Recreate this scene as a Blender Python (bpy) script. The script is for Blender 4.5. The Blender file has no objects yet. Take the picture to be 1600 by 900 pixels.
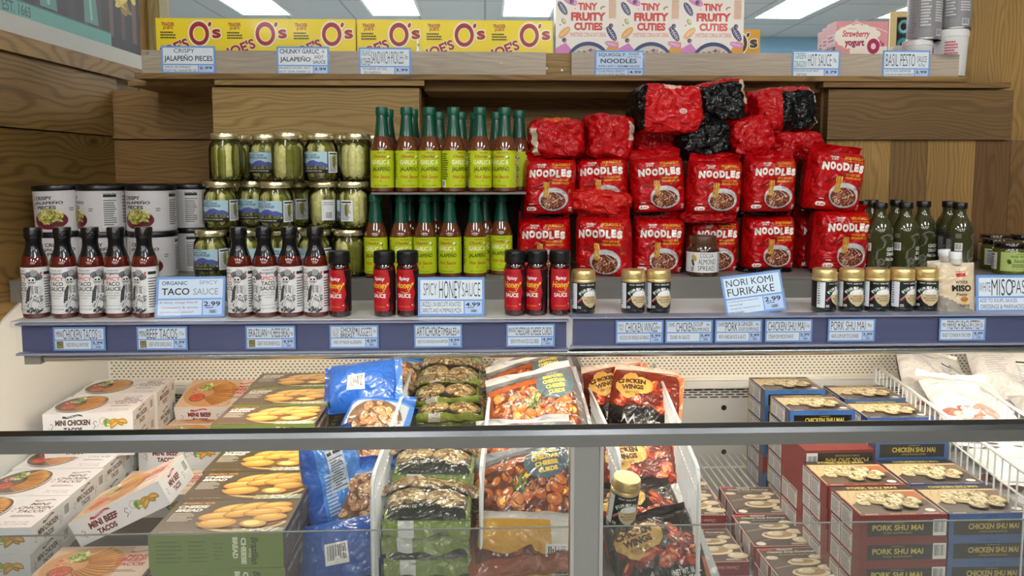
import bpy, bmesh, math, random
import numpy as np
from mathutils import Vector, Matrix, Euler, noise as mnoise, geometry as mgeo

# ------------------------------------------------------------------ camera
SC = bpy.context.scene
COL = SC.collection
EYE = 1.40
FPX, CXP, CYP = 1180.0, 800.0, 365.0
YAW, PITCH = math.radians(2.0), math.radians(5.0)
cam_d = bpy.data.cameras.new('camera')
cam_d.sensor_width = 36.0
cam_d.lens = FPX * 36.0 / 1600.0
cam_d.shift_y = -(450.0 - CYP) / 1600.0
cam_d.clip_start = 0.02
cam = bpy.data.objects.new('camera', cam_d)
COL.objects.link(cam)
cam.location = (0, 0, EYE)
cam.rotation_euler = (math.radians(90) - PITCH, 0, -YAW)
SC.camera = cam

# ------------------------------------------------------------------ light and exposure
SC.view_settings.view_transform = 'Standard'
SC.view_settings.look = 'None'
SC.view_settings.gamma = 1.0
SC.view_settings.use_curve_mapping = False
SC.view_settings.exposure = -0.08
W = bpy.data.worlds.new('store_air'); SC.world = W
W.use_nodes = True
W.node_tree.nodes['Background'].inputs[0].default_value = (0.82, 0.9, 1.0, 1)
W.node_tree.nodes['Background'].inputs[1].default_value = 0.06
PANEL_EMIT = 19.0
TUBE_EMIT = 44.0
CEIL_Z = 3.2
SC.cycles.transparent_max_bounces = 24
SC.cycles.max_bounces = 7
SC.cycles.sample_clamp_indirect = 6.0

# ------------------------------------------------------------------ projection helpers (pixel of the photo -> point on a real plane)
_f = np.array([math.sin(YAW)*math.cos(PITCH), math.cos(YAW)*math.cos(PITCH), -math.sin(PITCH)])
_r = np.array([math.cos(YAW), -math.sin(YAW), 0.0]); _u = np.cross(_r, _f)
_C = np.array([0, 0, EYE])
def _ray(px, py): return _f + _r*(px-CXP)/FPX - _u*(py-CYP)/FPX
def PY(px, py, Y): d = _ray(px, py); return Vector(_C + d*(Y/d[1]))
def PX(px, py, X): d = _ray(px, py); return Vector(_C + d*(X/d[0]))
def PZ(px, py, Z): d = _ray(px, py); return Vector(_C + d*((Z-EYE)/d[2]))

R = math.radians
def lin(c):
    c = c/255.0
    return c/12.92 if c <= 0.04045 else ((c+0.055)/1.055)**2.4
def rgb(t): return (lin(t[0]), lin(t[1]), lin(t[2]), 1.0)

# ------------------------------------------------------------------ materials
MATS = {}
def _new(name):
    m = bpy.data.materials.new(name); m.use_nodes = True
    return m, m.node_tree.nodes, m.node_tree.links, m.node_tree.nodes['Principled BSDF']
def mat(name, color, rough=0.5, metal=0.0, spec=0.5, coat=0.0, emit=0.0, bump=None):
    if name in MATS: return MATS[name]
    m, n, l, b = _new(name)
    b.inputs['Base Color'].default_value = rgb(color)
    b.inputs['Roughness'].default_value = rough
    b.inputs['Metallic'].default_value = metal
    b.inputs['Specular IOR Level'].default_value = spec
    b.inputs['Coat Weight'].default_value = coat
    if emit:
        b.inputs['Emission Color'].default_value = rgb(color); b.inputs['Emission Strength'].default_value = emit
    nz = n.new('ShaderNodeTexNoise'); nz.inputs['Scale'].default_value = bump[0] if bump else 60.0
    tc = n.new('ShaderNodeTexCoord'); l.new(tc.outputs['Object'], nz.inputs['Vector'])
    mr = n.new('ShaderNodeMapRange'); l.new(nz.outputs['Fac'], mr.inputs['Value'])
    mr.inputs['To Min'].default_value = max(0.02, rough-0.05); mr.inputs['To Max'].default_value = min(1, rough+0.05)
    l.new(mr.outputs['Result'], b.inputs['Roughness'])
    if bump:
        bp = n.new('ShaderNodeBump'); bp.inputs['Strength'].default_value = bump[1]; bp.inputs['Distance'].default_value = 0.004
        l.new(nz.outputs['Fac'], bp.inputs['Height']); l.new(bp.outputs['Normal'], b.inputs['Normal'])
    MATS[name] = m; return m
def printed(name, rough=0.4, spec=0.5, coat=0.0, crumple=0.0, cscale=38.0, fine=0.0):
    """Printed surface: ink colour from the 'Col' attribute; optional crumpled-film bump."""
    if name in MATS: return MATS[name]
    m, n, l, b = _new(name)
    a = n.new('ShaderNodeAttribute'); a.attribute_name = 'Col'
    l.new(a.outputs['Color'], b.inputs['Base Color'])
    b.inputs['Roughness'].default_value = rough; b.inputs['Specular IOR Level'].default_value = spec
    b.inputs['Coat Weight'].default_value = coat; b.inputs['Coat Roughness'].default_value = 0.06
    tc = n.new('ShaderNodeTexCoord')
    if crumple:
        nz = n.new('ShaderNodeTexNoise'); nz.inputs['Scale'].default_value = cscale; nz.inputs['Detail'].default_value = 1.4
        nz.inputs['Distortion'].default_value = 1.4
        l.new(tc.outputs['Object'], nz.inputs['Vector'])
        dv = n.new('ShaderNodeVectorMath'); dv.operation = 'MULTIPLY_ADD'; dv.inputs[1].default_value = (0.05, 0.05, 0.05)
        l.new(nz.outputs['Color'], dv.inputs[0]); l.new(tc.outputs['Object'], dv.inputs[2])
        def creases(sc):
            vo = n.new('ShaderNodeTexVoronoi'); vo.feature = 'DISTANCE_TO_EDGE'; vo.inputs['Scale'].default_value = sc; l.new(dv.outputs[0], vo.inputs['Vector']); return vo.outputs['Distance']
        mx = n.new('ShaderNodeMath'); mx.operation = 'MULTIPLY_ADD'; mx.inputs[1].default_value = 0.35
        l.new(creases(cscale*2.6), mx.inputs[0]); l.new(creases(cscale), mx.inputs[2])
        pw = n.new('ShaderNodeMath'); pw.operation = 'MULTIPLY_ADD'; pw.inputs[1].default_value = 0.5
        l.new(nz.outputs['Fac'], pw.inputs[0]); l.new(mx.outputs[0], pw.inputs[2])
        bp = n.new('ShaderNodeBump'); bp.inputs['Strength'].default_value = crumple; bp.inputs['Distance'].default_value = 0.022
        l.new(pw.outputs[0], bp.inputs['Height']); l.new(bp.outputs['Normal'], b.inputs['Normal'])
        if coat: l.new(bp.outputs['Normal'], b.inputs['Coat Normal'])
    else:
        nz = n.new('ShaderNodeTexNoise'); nz.inputs['Scale'].default_value = 25.0
        l.new(tc.outputs['Object'], nz.inputs['Vector'])
        mr = n.new('ShaderNodeMapRange'); l.new(nz.outputs['Fac'], mr.inputs['Value'])
        mr.inputs['To Min'].default_value = max(0.03, rough-0.06); mr.inputs['To Max'].default_value = rough+0.06
        l.new(mr.outputs['Result'], b.inputs['Roughness'])
    MATS[name] = m; return m
def wood(name, rough=0.55, freq=150.0, contrast=0.5, knots=1.0):
    if name in MATS: return MATS[name]
    m, n, l, b = _new(name)
    uv = n.new('ShaderNodeUVMap'); uv.uv_map = 'UVMap'
    sep = n.new('ShaderNodeSeparateXYZ'); l.new(uv.outputs['UV'], sep.inputs[0])
    def comb(sx, sy):
        mp = n.new('ShaderNodeMapping'); mp.inputs['Scale'].default_value = (sx, sy, 1); l.new(uv.outputs['UV'], mp.inputs['Vector']); return mp.outputs[0]
    def M(op, a, c=None, v=None):
        q = n.new('ShaderNodeMath'); q.operation = op
        l.new(a, q.inputs[0])
        if c is not None: l.new(c, q.inputs[1])
        if v is not None: q.inputs[1].default_value = v
        return q.outputs[0]
    vor = n.new('ShaderNodeTexVoronoi'); vor.inputs['Scale'].default_value = 1.0; l.new(comb(1.9, 5.2), vor.inputs['Vector'])
    d = M('MULTIPLY', vor.outputs['Distance'], v=5.0); d2 = M('MULTIPLY', d, d)
    ex = M('POWER', M('ADD', d2, v=1.0), v=-1.2)
    nz = n.new('ShaderNodeTexNoise'); nz.inputs['Scale'].default_value = 1.0; nz.inputs['Detail'].default_value = 2.0; l.new(comb(2.2, 9.0), nz.inputs['Vector'])
    val = M('ADD', M('ADD', sep.outputs['Y'], M('MULTIPLY', nz.outputs['Fac'], v=0.16)), M('MULTIPLY', ex, v=0.14*knots))
    sn = M('SINE', M('MULTIPLY', val, v=freq*2.4))
    fib = n.new('ShaderNodeTexNoise'); fib.inputs['Scale'].default_value = 1.0; fib.inputs['Detail'].default_value = 4.0; l.new(comb(9.0, 420.0), fib.inputs['Vector'])
    big = n.new('ShaderNodeTexNoise'); big.inputs['Scale'].default_value = 1.0; l.new(comb(1.2, 3.0), big.inputs['Vector'])
    cr = n.new('ShaderNodeValToRGB'); cr.color_ramp.elements[0].position = 0.0; cr.color_ramp.elements[1].position = 1.0
    cr.color_ramp.elements[0].color = (1, 1, 1, 1); cr.color_ramp.elements[1].color = (1-contrast, 1-contrast*1.12, 1-contrast*1.25, 1)
    e = cr.color_ramp.elements.new(0.55); e.color = (0.95, 0.94, 0.92, 1)
    l.new(M('MULTIPLY', M('ADD', sn, v=1.0), v=0.5), cr.inputs['Fac'])
    a = n.new('ShaderNodeAttribute'); a.attribute_name = 'Col'
    def mixmul(c1, c2, f=1.0):
        q = n.new('ShaderNodeMix'); q.data_type = 'RGBA'; q.blend_type = 'MULTIPLY'; q.inputs[0].default_value = f
        l.new(c1, q.inputs[6]); l.new(c2, q.inputs[7]); return q.outputs[2]
    def gray(src, lo, hi, a0=0.3, a1=0.7):
        q = n.new('ShaderNodeMapRange'); q.inputs['From Min'].default_value = a0; q.inputs['From Max'].default_value = a1
        q.inputs['To Min'].default_value = lo; q.inputs['To Max'].default_value = hi; l.new(src, q.inputs['Value']); return q.outputs[0]
    ag = n.new('ShaderNodeRGB'); ag.outputs[0].default_value = (0.76, 0.83, 0.72, 1)
    c = mixmul(mixmul(a.outputs['Color'], ag.outputs[0]), cr.outputs['Color'])
    c = mixmul(c, gray(fib.outputs['Fac'], 0.8, 1.1)); c = mixmul(c, gray(big.outputs['Fac'], 0.8, 1.15))
    c = mixmul(c, gray(ex, 1.0, 0.28, 0.72, 0.98))
    l.new(c, b.inputs['Base Color'])
    b.inputs['Roughness'].default_value = rough; b.inputs['Specular IOR Level'].default_value = 0.35
    bp = n.new('ShaderNodeBump'); bp.inputs['Strength'].default_value = 0.15; bp.inputs['Distance'].default_value = 0.002
    l.new(fib.outputs['Fac'], bp.inputs['Height']); l.new(bp.outputs['Normal'], b.inputs['Normal'])
    MATS[name] = m; return m
def clear(name, tint, gloss_ior=1.45, haze=0.0, hazec=(200, 205, 205), rough=0.02):
    """Thin clear plastic / glass / brine-filled jar wall: tinted transparency + fresnel gloss + a little haze."""
    if name in MATS: return MATS[name]
    m, n, l, b = _new(name); n.remove(b); out = n['Material Output']
    tr = n.new('ShaderNodeBsdfTransparent'); tr.inputs[0].default_value = (*tint, 1)
    gl = n.new('ShaderNodeBsdfGlossy'); gl.inputs['Roughness'].default_value = rough
    fr = n.new('ShaderNodeFresnel'); fr.inputs['IOR'].default_value = gloss_ior
    df = n.new('ShaderNodeBsdfDiffuse'); df.inputs[0].default_value = rgb(hazec)
    nz = n.new('ShaderNodeTexNoise'); nz.inputs['Scale'].default_value = 5.0; nz.inputs['Detail'].default_value = 4.0
    tc = n.new('ShaderNodeTexCoord'); l.new(tc.outputs['Object'], nz.inputs['Vector'])
    mr = n.new('ShaderNodeMapRange'); mr.inputs['To Min'].default_value = haze*0.5; mr.inputs['To Max'].default_value = haze*1.5
    l.new(nz.outputs['Fac'], mr.inputs['Value'])
    m1 = n.new('ShaderNodeMixShader'); l.new(mr.outputs[0], m1.inputs[0]); l.new(tr.outputs[0], m1.inputs[1]); l.new(df.outputs[0], m1.inputs[2])
    m2 = n.new('ShaderNodeMixShader'); l.new(fr.outputs[0], m2.inputs[0]); l.new(m1.outputs[0], m2.inputs[1]); l.new(gl.outputs[0], m2.inputs[2])
    l.new(m2.outputs[0], out.inputs['Surface'])
    MATS[name] = m; return m

CARD = printed('printed_carton', 0.34, coat=0.12)
PAPER = printed('printed_paper', 0.5)
GLOSSLAB = printed('glossy_label', 0.33, coat=0.15)
FILM = printed('crinkled_film', 0.36, spec=0.12, coat=0.5, crumple=0.7, cscale=17)
BAGF = printed('soft_bag_film', 0.34, spec=0.25, coat=0.75, crumple=0.45, cscale=15)
WOODM = wood('knotty_pine', freq=110, contrast=0.36)
WOODF = wood('fine_pine', freq=210, contrast=0.26, knots=0.5)
GREYB = wood('grey_washed_board', freq=200, contrast=0.10, knots=0.1, rough=0.3)
STEEL = mat('brushed_steel', (172, 174, 174), 0.3, 1.0, bump=(90, 0.04))
CHROME = mat('bumper_metal', (178, 180, 178), 0.2, 1.0)
GALV = mat('galvanised_post', (140, 143, 143), 0.42, 0.8, bump=(140, 0.12))
ENAMEL = mat('white_enamel', (226, 226, 222), 0.35)
WIRE = mat('white_wire', (232, 235, 235), 0.35)
BLACKP = mat('black_plastic', (14, 15, 17), 0.32)
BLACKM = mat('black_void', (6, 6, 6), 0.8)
GOLD = mat('gold_cap', (226, 200, 138), 0.34, 0.7)
LIDG = mat('gold_lid', (226, 216, 172), 0.25, 0.85)
PANE = clear('glass_pane', (0.945, 0.95, 0.94), 1.24, 0.008)
PANE2 = clear('glass_pane_lower', (0.95, 0.95, 0.94), 1.22, 0.026)
ACRYL = clear('clear_acrylic', (0.985, 0.99, 0.995), 1.12, 0.004)
RAILC = clear('clear_rail_cover', (0.97, 0.975, 0.99), 1.25, 0.012)

# ------------------------------------------------------------------ mesh builder
class MB:
    def __init__(s): s.v=[]; s.f=[]; s.c=[]; s.m=[]; s.uv=[]
    def face(s, idx, col, m=0, uv=None):
        s.f.append(idx); s.c.append(col); s.m.append(m); s.uv.append(uv)
    def quadpts(s, pts, col, m=0, uv=None):
        k=len(s.v); s.v += [tuple(p) for p in pts]; s.face(tuple(range(k,k+len(pts))), col, m, uv)
    def box(s, x0, x1, y0, y1, z0, z1, col=(255,255,255), m=0, grain=None, mtx=None, cols=None):
        """grain: axis of the wood grain (0,1,2); cols: dict of face colours"""
        P=[(x0,y0,z0),(x1,y0,z0),(x1,y1,z0),(x0,y1,z0),(x0,y0,z1),(x1,y0,z1),(x1,y1,z1),(x0,y1,z1)]
        k=len(s.v); s.v += [tuple(mtx@Vector(p)) if mtx else p for p in P]
        F=dict(bottom=(0,3,2,1), top=(4,5,6,7), front=(0,1,5,4), right=(1,2,6,5), back=(2,3,7,6), left=(3,0,4,7))
        ru, rv = random.random()*40, random.random()*40
        for nm,f in F.items():
            uv=None
            if grain is not None:
                g=grain; uv=[]
                ax=dict(bottom=2,top=2,front=1,back=1,left=0,right=0)[nm]
                o=[a for a in (0,1,2) if a!=ax]
                if g in o: ua=g; va=[a for a in o if a!=g][0]
                else: ua,va=o
                sc = 1.0 if ax!=g else 6.0
                uv=[(P[i][ua]*(1.0 if ax!=g else 0.15)+ru, P[i][va]+rv) for i in f]
            s.face(tuple(k+i for i in f), rgb((cols or {}).get(nm, col)), m, uv)
        return s
    def lathe(s, prof, seg=32, col=(255,255,255), m=0, c=(0,0,0), cap=True, colz=None, ridge=None):
        k=len(s.v); n=len(prof)
        for r,z in prof:
            for i in range(seg):
                a=2*math.pi*i/seg; rr=r
                if ridge and ridge[0]<=z<=ridge[1]: rr=r*(1+ridge[2]*(1 if i%2 else -1))
                s.v.append((c[0]+rr*math.sin(a), c[1]-rr*math.cos(a), c[2]+z))
        C=rgb(col)
        for j in range(n-1):
            cc = rgb(colz((prof[j][1]+prof[j+1][1])/2)) if colz else C
            for i in range(seg):
                i2=(i+1)%seg
                s.face((k+j*seg+i,k+j*seg+i2,k+(j+1)*seg+i2,k+(j+1)*seg+i), cc, m)
        if cap:
            s.face(tuple(k+(n-1)*seg+i for i in range(seg)), rgb(colz(prof[-1][1])) if colz else C, m)
            s.face(tuple(k+i for i in reversed(range(seg))), rgb(colz(prof[0][1])) if colz else C, m)
        return s
    def tube(s, pts, r, seg=8, col=(255,255,255), m=0):
        pts=[Vector(p) for p in pts]; k=len(s.v); n=len(pts)
        for j,p in enumerate(pts):
            t=(pts[min(j+1,n-1)]-pts[max(j-1,0)]).normalized()
            a=Vector((0,0,1)) if abs(t.z)<0.9 else Vector((1,0,0))
            b1=t.cross(a).normalized(); b2=t.cross(b1)
            for i in range(seg):
                q=p+(b1*math.cos(2*math.pi*i/seg)+b2*math.sin(2*math.pi*i/seg))*r
                s.v.append(tuple(q))
        C=rgb(col)
        for j in range(n-1):
            for i in range(seg):
                i2=(i+1)%seg
                s.face((k+j*seg+i,k+j*seg+i2,k+(j+1)*seg+i2,k+(j+1)*seg+i), C, m)
        s.face(tuple(k+i for i in reversed(range(seg))), C, m); s.face(tuple(k+(n-1)*seg+i for i in range(seg)), C, m)
        return s
    def art(s, art, fn, maxlen=None, m=0, base=0.00025, eps=0.00009):
        for pts,tris,col,layer in art.items:
            if maxlen: pts,tris=refine(pts,tris,maxlen)
            k=len(s.v); o=base+layer*eps
            s.v += [tuple(fn(p[0],p[1],o)) for p in pts]
            for t in tris: s.face((k+t[0],k+t[1],k+t[2]), col, m)
        return s
    def grid(s, fn, u0,u1,nu, v0,v1,nv, colfn, m=0, flip=False):
        k=len(s.v)
        for j in range(nv+1):
            for i in range(nu+1):
                s.v.append(tuple(fn(u0+(u1-u0)*i/nu, v0+(v1-v0)*j/nv)))
        for j in range(nv):
            for i in range(nu):
                a=k+j*(nu+1)+i; q=(a,a+1,a+nu+2,a+nu+1)
                if flip: q=q[::-1]
                s.face(q, rgb(colfn(u0+(u1-u0)*(i+.5)/nu, v0+(v1-v0)*(j+.5)/nv)), m)
        return s
    def xform(s, mtx, k0=0):
        s.v[k0:]=[tuple(mtx@Vector(p)) for p in s.v[k0:]]
    def mesh(s, name, mats, smooth=None):
        me=bpy.data.meshes.new(name); me.from_pydata(s.v, [], s.f)
        mats = mats if isinstance(mats,(list,tuple)) else [mats]
        for q in mats: me.materials.append(q)
        me.polygons.foreach_set('material_index', s.m)
        at=me.color_attributes.new('Col','FLOAT_COLOR','CORNER')
        lens=np.array([len(f) for f in s.f])
        arr=np.repeat(np.array([(c if len(c)==4 else (*c,1)) for c in s.c],dtype=np.float32), lens, axis=0)
        at.data.foreach_set('color', arr.ravel())
        if any(u is not None for u in s.uv):
            ul=me.uv_layers.new(name='UVMap'); flat=[]
            for f,u in zip(s.f,s.uv):
                for i in range(len(f)): flat += list(u[i]) if u is not None else [0,0]
            ul.data.foreach_set('uv', flat)
        if smooth is not None:
            me.polygons.foreach_set('use_smooth', [True]*len(s.f))
            if smooth < 180: me.set_sharp_from_angle(angle=R(smooth))
        me.update(); return me
    def build(s, name, mats, parent=None, smooth=None):
        o=bpy.data.objects.new(name, s.mesh(name, mats, smooth)); COL.objects.link(o)
        if parent is not None: o.parent=parent
        return o

def refine(pts, tris, L):
    pts=[tuple(p) for p in pts]; out=[]; st=list(tris); L2=L*L; cache={}
    while st:
        a,b,c=st.pop()
        d=[((pts[i][0]-pts[j][0])**2+(pts[i][1]-pts[j][1])**2) for i,j in ((a,b),(b,c),(c,a))]
        mx=max(d)
        if mx<=L2: out.append((a,b,c)); continue
        k=d.index(mx)
        if k==1: a,b,c=b,c,a
        elif k==2: a,b,c=c,a,b
        key=(min(a,b),max(a,b))
        if key not in cache:
            cache[key]=len(pts); pts.append(((pts[a][0]+pts[b][0])/2,(pts[a][1]+pts[b][1])/2))
        mI=cache[key]; st += [(a,mI,c),(mI,b,c)]
    return pts,out

# ------------------------------------------------------------------ flat printed artwork
_TXT={}
def text2d(s, bold=0.0, shear=0.0, space=1.0):
    key=(s,bold,shear,space)
    if key in _TXT: return _TXT[key]
    cu=bpy.data.curves.new('lettering','FONT'); cu.body=s; cu.offset=bold; cu.shear=shear; cu.resolution_u=3; cu.space_character=space
    ob=bpy.data.objects.new('lettering',cu); COL.objects.link(ob)
    dg=bpy.context.evaluated_depsgraph_get(); dg.update()
    me=bpy.data.meshes.new_from_object(ob.evaluated_get(dg)); me.calc_loop_triangles()
    P=np.array([v.co[:2] for v in me.vertices]) if len(me.vertices) else np.zeros((1,2))
    T=[tuple(t.vertices) for t in me.loop_triangles]
    bpy.data.objects.remove(ob); bpy.data.curves.remove(cu); bpy.data.meshes.remove(me)
    lo=P.min(0); hi=P.max(0); sz=np.maximum(hi-lo,1e-6)
    P=(P-lo)/sz
    _TXT[key]=(P,T,sz[0]/sz[1]); return _TXT[key]

class Art:
    def __init__(s): s.items=[]; s._bb=[]; s.l0=0
    def add(s, pts, tris, col, layer=None):
        pts=[(float(p[0]),float(p[1])) for p in pts]
        xs=[p[0] for p in pts]; ys=[p[1] for p in pts]; bb=(min(xs),min(ys),max(xs),max(ys))
        if layer is None:
            layer=s.l0
            for b,(_,_,_,l) in zip(s._bb,s.items):
                if l>=layer and b[0]<bb[2] and b[2]>bb[0] and b[1]<bb[3] and b[3]>bb[1]: layer=l+1
        s.items.append((pts,tris,rgb(col),layer)); s._bb.append(bb); return s
    def rect(s,cx,cy,w,h,c,rot=0):
        p=[(-w/2,-h/2),(w/2,-h/2),(w/2,h/2),(-w/2,h/2)]; ca,sa=math.cos(rot),math.sin(rot)
        return s.add([(cx+x*ca-y*sa,cy+x*sa+y*ca) for x,y in p],[(0,1,2),(0,2,3)],c)
    def ell(s,cx,cy,rx,ry,c,rot=0,n=18,a0=0,a1=360,layer=None):
        ca,sa=math.cos(rot),math.sin(rot); P=[(cx,cy)]
        full = a1-a0>=360
        for i in range(n+ (0 if full else 1)):
            a=R(a0+(a1-a0)*i/n); x,y=rx*math.cos(a),ry*math.sin(a)
            P.append((cx+x*ca-y*sa,cy+x*sa+y*ca))
        T=[(0,i+1,i+2) for i in range(n-1)]+([(0,n,1)] if full else [(0,n,n+1)])
        return s.add(P,T,c,layer)
    def ring(s,cx,cy,rx,ry,t,c,n=20,a0=0,a1=360):
        P=[];T=[]
        for i in range(n+1):
            a=R(a0+(a1-a0)*i/n); P += [(cx+rx*math.cos(a),cy+ry*math.sin(a)),(cx+(rx-t)*math.cos(a),cy+(ry-t)*math.sin(a))]
        for i in range(n): k=2*i; T += [(k,k+2,k+1),(k+1,k+2,k+3)]
        return s.add(P,T,c)
    def poly(s,pts,c):
        t=mgeo.tessellate_polygon([[Vector((p[0],p[1],0)) for p in pts]])
        a=sum(pts[i][0]*pts[(i+1)%len(pts)][1]-pts[(i+1)%len(pts)][0]*pts[i][1] for i in range(len(pts)))
        T=[]
        for x in t:
            p=[pts[i] for i in x]; ar=(p[1][0]-p[0][0])*(p[2][1]-p[0][1])-(p[2][0]-p[0][0])*(p[1][1]-p[0][1])
            T.append(tuple(x) if ar>0 else (x[0],x[2],x[1]))
        return s.add(pts,T,c)
    def line(s,pts,w,c):
        P=[];T=[];n=len(pts)
        for i,p in enumerate(pts):
            a=pts[max(i-1,0)]; b=pts[min(i+1,n-1)]; dx,dy=b[0]-a[0],b[1]-a[1]; L=math.hypot(dx,dy) or 1
            nx,ny=-dy/L*w/2,dx/L*w/2
            P += [(p[0]-nx,p[1]-ny),(p[0]+nx,p[1]+ny)]
        for i in range(n-1): k=2*i; T += [(k,k+2,k+1),(k+1,k+2,k+3)]
        return s.add(P,T,c)
    def text(s,t,cx,cy,w,h,c,bold=0.0,shear=0.0,rot=0,space=1.0,keep=False):
        P,T,asp=text2d(t,bold,shear,space)
        if keep:
            if asp*h<w: w=asp*h
            else: h=w/asp
        ca,sa=math.cos(rot),math.sin(rot)
        Q=[(cx+(x-.5)*w*ca-(y-.5)*h*sa, cy+(x-.5)*w*sa+(y-.5)*h*ca) for x,y in P]
        return s.add(Q,T,c)
    def arc(s,t,cx,cy,r,a_mid,span,h,c,bold=0.02):
        n=len(t)
        for i,ch in enumerate(t):
            if ch==' ': continue
            a=R(a_mid+span/2-span*(i+.5)/n); s.text(ch,cx+r*math.cos(a),cy+r*math.sin(a),R(span)*r/n*0.82,h,c,bold,rot=a-math.pi/2)
        return s
    def micro(s,x0,y0,w,h,n,c,seed=1,fill=0.55):
        """rows of print too small to read"""
        rn=random.Random(seed); dy=h/n
        for j in range(n):
            x=x0; y=y0+h-(j+.5)*dy; end=x0+w*rn.uniform(.7,1)
            while x<end-w*.04:
                L=min(rn.uniform(.06,.2)*w,end-x); s.rect(x+L/2,y,L*.88,dy*fill,c); x+=L
        return s
    def barcode(s,cx,cy,w,h,seed=3,bg=(238,238,236)):
        s.rect(cx,cy,w,h,bg); rn=random.Random(seed); x=cx-w*.4
        while x<cx+w*.38:
            b=rn.choice((.02,.035,.05))*w; s.rect(x+b/2,cy+h*.05,b,h*.7,(30,30,32)); x+=b+rn.choice((.02,.03,.045))*w
        return s
    def facts(s,cx,cy,w,h,seed=5,bg=(236,237,236),ink=(60,62,66)):
        s.rect(cx,cy,w,h,bg); s.rect(cx,cy+h*.40,w*.84,h*.07,(30,30,32)); s.rect(cx,cy+h*.27,w*.84,h*.02,(30,30,32))
        s.micro(cx-w*.42,cy-h*.45,w*.84,h*.68,11,ink,seed,.45); return s
    def blobs(s,cx,cy,rx,ry,n,cols,smin,smax,seed=1,asp=(1,2),inside=True):
        rn=random.Random(seed)
        for i in range(n):
            a=rn.random()*6.283; q=math.sqrt(rn.random())*(0.86 if inside else 1)
            b=rn.uniform(smin,smax); e=rn.uniform(*asp)
            s.ell(cx+rx*q*math.cos(a),cy+ry*q*math.sin(a),b*e,b,rn.choice(cols),rn.random()*3.14,n=9)
        return s
def plane(O,U,V):
    O,U,V=Vector(O),Vector(U).normalized(),Vector(V).normalized(); N=U.cross(V)
    return lambda u,v,o: O+U*u+V*v+N*o
def cyl(rad,z0=0.0):
    return lambda u,v,o: ((rad+o)*math.sin(u/rad), -(rad+o)*math.cos(u/rad), z0+v)

# ------------------------------------------------------------------ things, labels, copies
ORD=['first','second','third','fourth','fifth','sixth','seventh','eighth','ninth','tenth','eleventh','twelfth']
def tag(o,label,cat,group=None,kind=None):
    if label: o['label']=label
    if cat: o['category']=cat
    if group: o['group']=group
    if kind: o['kind']=kind
    return o
def struct(o): o['kind']='structure'; return o
def empty(name): o=bpy.data.objects.new(name,None); o.empty_display_size=0.05; COL.objects.link(o); return o
def copy_tree(o,parent=None):
    c=o.copy(); COL.objects.link(c)
    if parent is not None: c.parent=parent
    for ch in KIDS.get(o.name,[]):
        copy_tree(ch,c)
    return c
KIDS={}
def kids(root):
    for o in list(COL.objects):
        if o.parent is not None: KIDS.setdefault(o.parent.name,[])
    for o in list(COL.objects):
        if o.parent is not None and o not in KIDS[o.parent.name]: KIDS[o.parent.name].append(o)
PROTO={}; USED=set()
def proto(key,root): PROTO[key]=root; kids(root); return root
def put(key,loc,rot=(0,0,0),label=None,group=None,cat=None,scale=None):
    p=PROTO[key]
    if key in USED: o=copy_tree(p)
    else: o=p; USED.add(key)
    o.location=loc; o.rotation_euler=rot
    if scale: o.scale=scale
    if label: o['label']=label
    if group: o['group']=group
    if cat: o['category']=cat
    return o
random.seed(11)
# =================================================================== the store behind: ceiling, far wall, floor
mb=MB(); mb.box(-9,9,-14,10.6,CEIL_Z,CEIL_Z+.1,(190,192,192))
CEILM,_n,_l,_b=_new('ceiling_tile')
_tc=_n.new('ShaderNodeTexCoord'); _br=_n.new('ShaderNodeTexBrick'); _mp=_n.new('ShaderNodeMapping')
_l.new(_tc.outputs['Object'],_mp.inputs[0]); _l.new(_mp.outputs[0],_br.inputs['Vector'])
_br.offset=0.0; _br.inputs['Scale'].default_value=1.0; _br.inputs['Brick Width'].default_value=0.61*1.29; _br.inputs['Row Height'].default_value=1.2
_br.inputs['Mortar Size'].default_value=0.012; _br.inputs['Color1'].default_value=rgb((196,196,194)); _br.inputs['Color2'].default_value=rgb((190,191,190)); _br.inputs['Mortar'].default_value=rgb((150,152,154))
_l.new(_br.outputs['Color'],_b.inputs['Base Color']); _b.inputs['Roughness'].default_value=0.9
struct(mb.build('ceiling',CEILM))
mb=MB(); mb.box(-9,9,10.5,10.6,0,CEIL_Z,(1,1,1)); struct(mb.build('wall_far',mat('blue_paint',(150,200,232),0.7)))
mb=MB(); mb.box(-9,9,-14,10.6,-.1,0,(1,1,1)); struct(mb.build('floor',mat('floor_tile',(190,184,172),0.4,bump=(4,0.02))))

DIFF=mat('light_diffuser',(255,255,255),0.5,emit=1.0)
DIFF.node_tree.nodes['Principled BSDF'].inputs['Emission Strength'].default_value=PANEL_EMIT
def make_light():
    t=empty('ceiling_light'); tag(t,None,'light','recessed ceiling light panels')
    mb=MB()
    for x0,x1,y0,y1 in ((-.30,.30,-.62,-.59),(-.30,.30,.59,.62),(-.30,-.27,-.59,.59),(.27,.30,-.59,.59)): mb.box(x0,x1,y0,y1,-.012,.02)
    mb.build('frame',ENAMEL,t)
    mb=MB(); mb.box(-.27,.27,-.59,.59,-.006,.0); mb.build('diffuser',DIFF,t)
    return proto('light',t)
make_light()
vis=[(418,22.5),(620,23.5),(822,25),(1213,28),(1404,28)]
far_l=['recessed ceiling light farthest along the row, above the first cereal cartons',
 'recessed ceiling light above the third and fourth yellow cereal cartons',
 'recessed ceiling light just beside the first tall white cereal box',
 'recessed ceiling light seen right of the tall white cereal boxes',
 'recessed ceiling light half hidden behind the grey canister']
for (px,py),lb in zip(vis,far_l):
    p=PZ(px,py,CEIL_Z-.012); put('light',(p.x,p.y-.62,CEIL_Z-.012),(0,0,0),lb,'recessed ceiling light panels')
rowname=('nearest row','second row','third row','farthest row')
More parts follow.
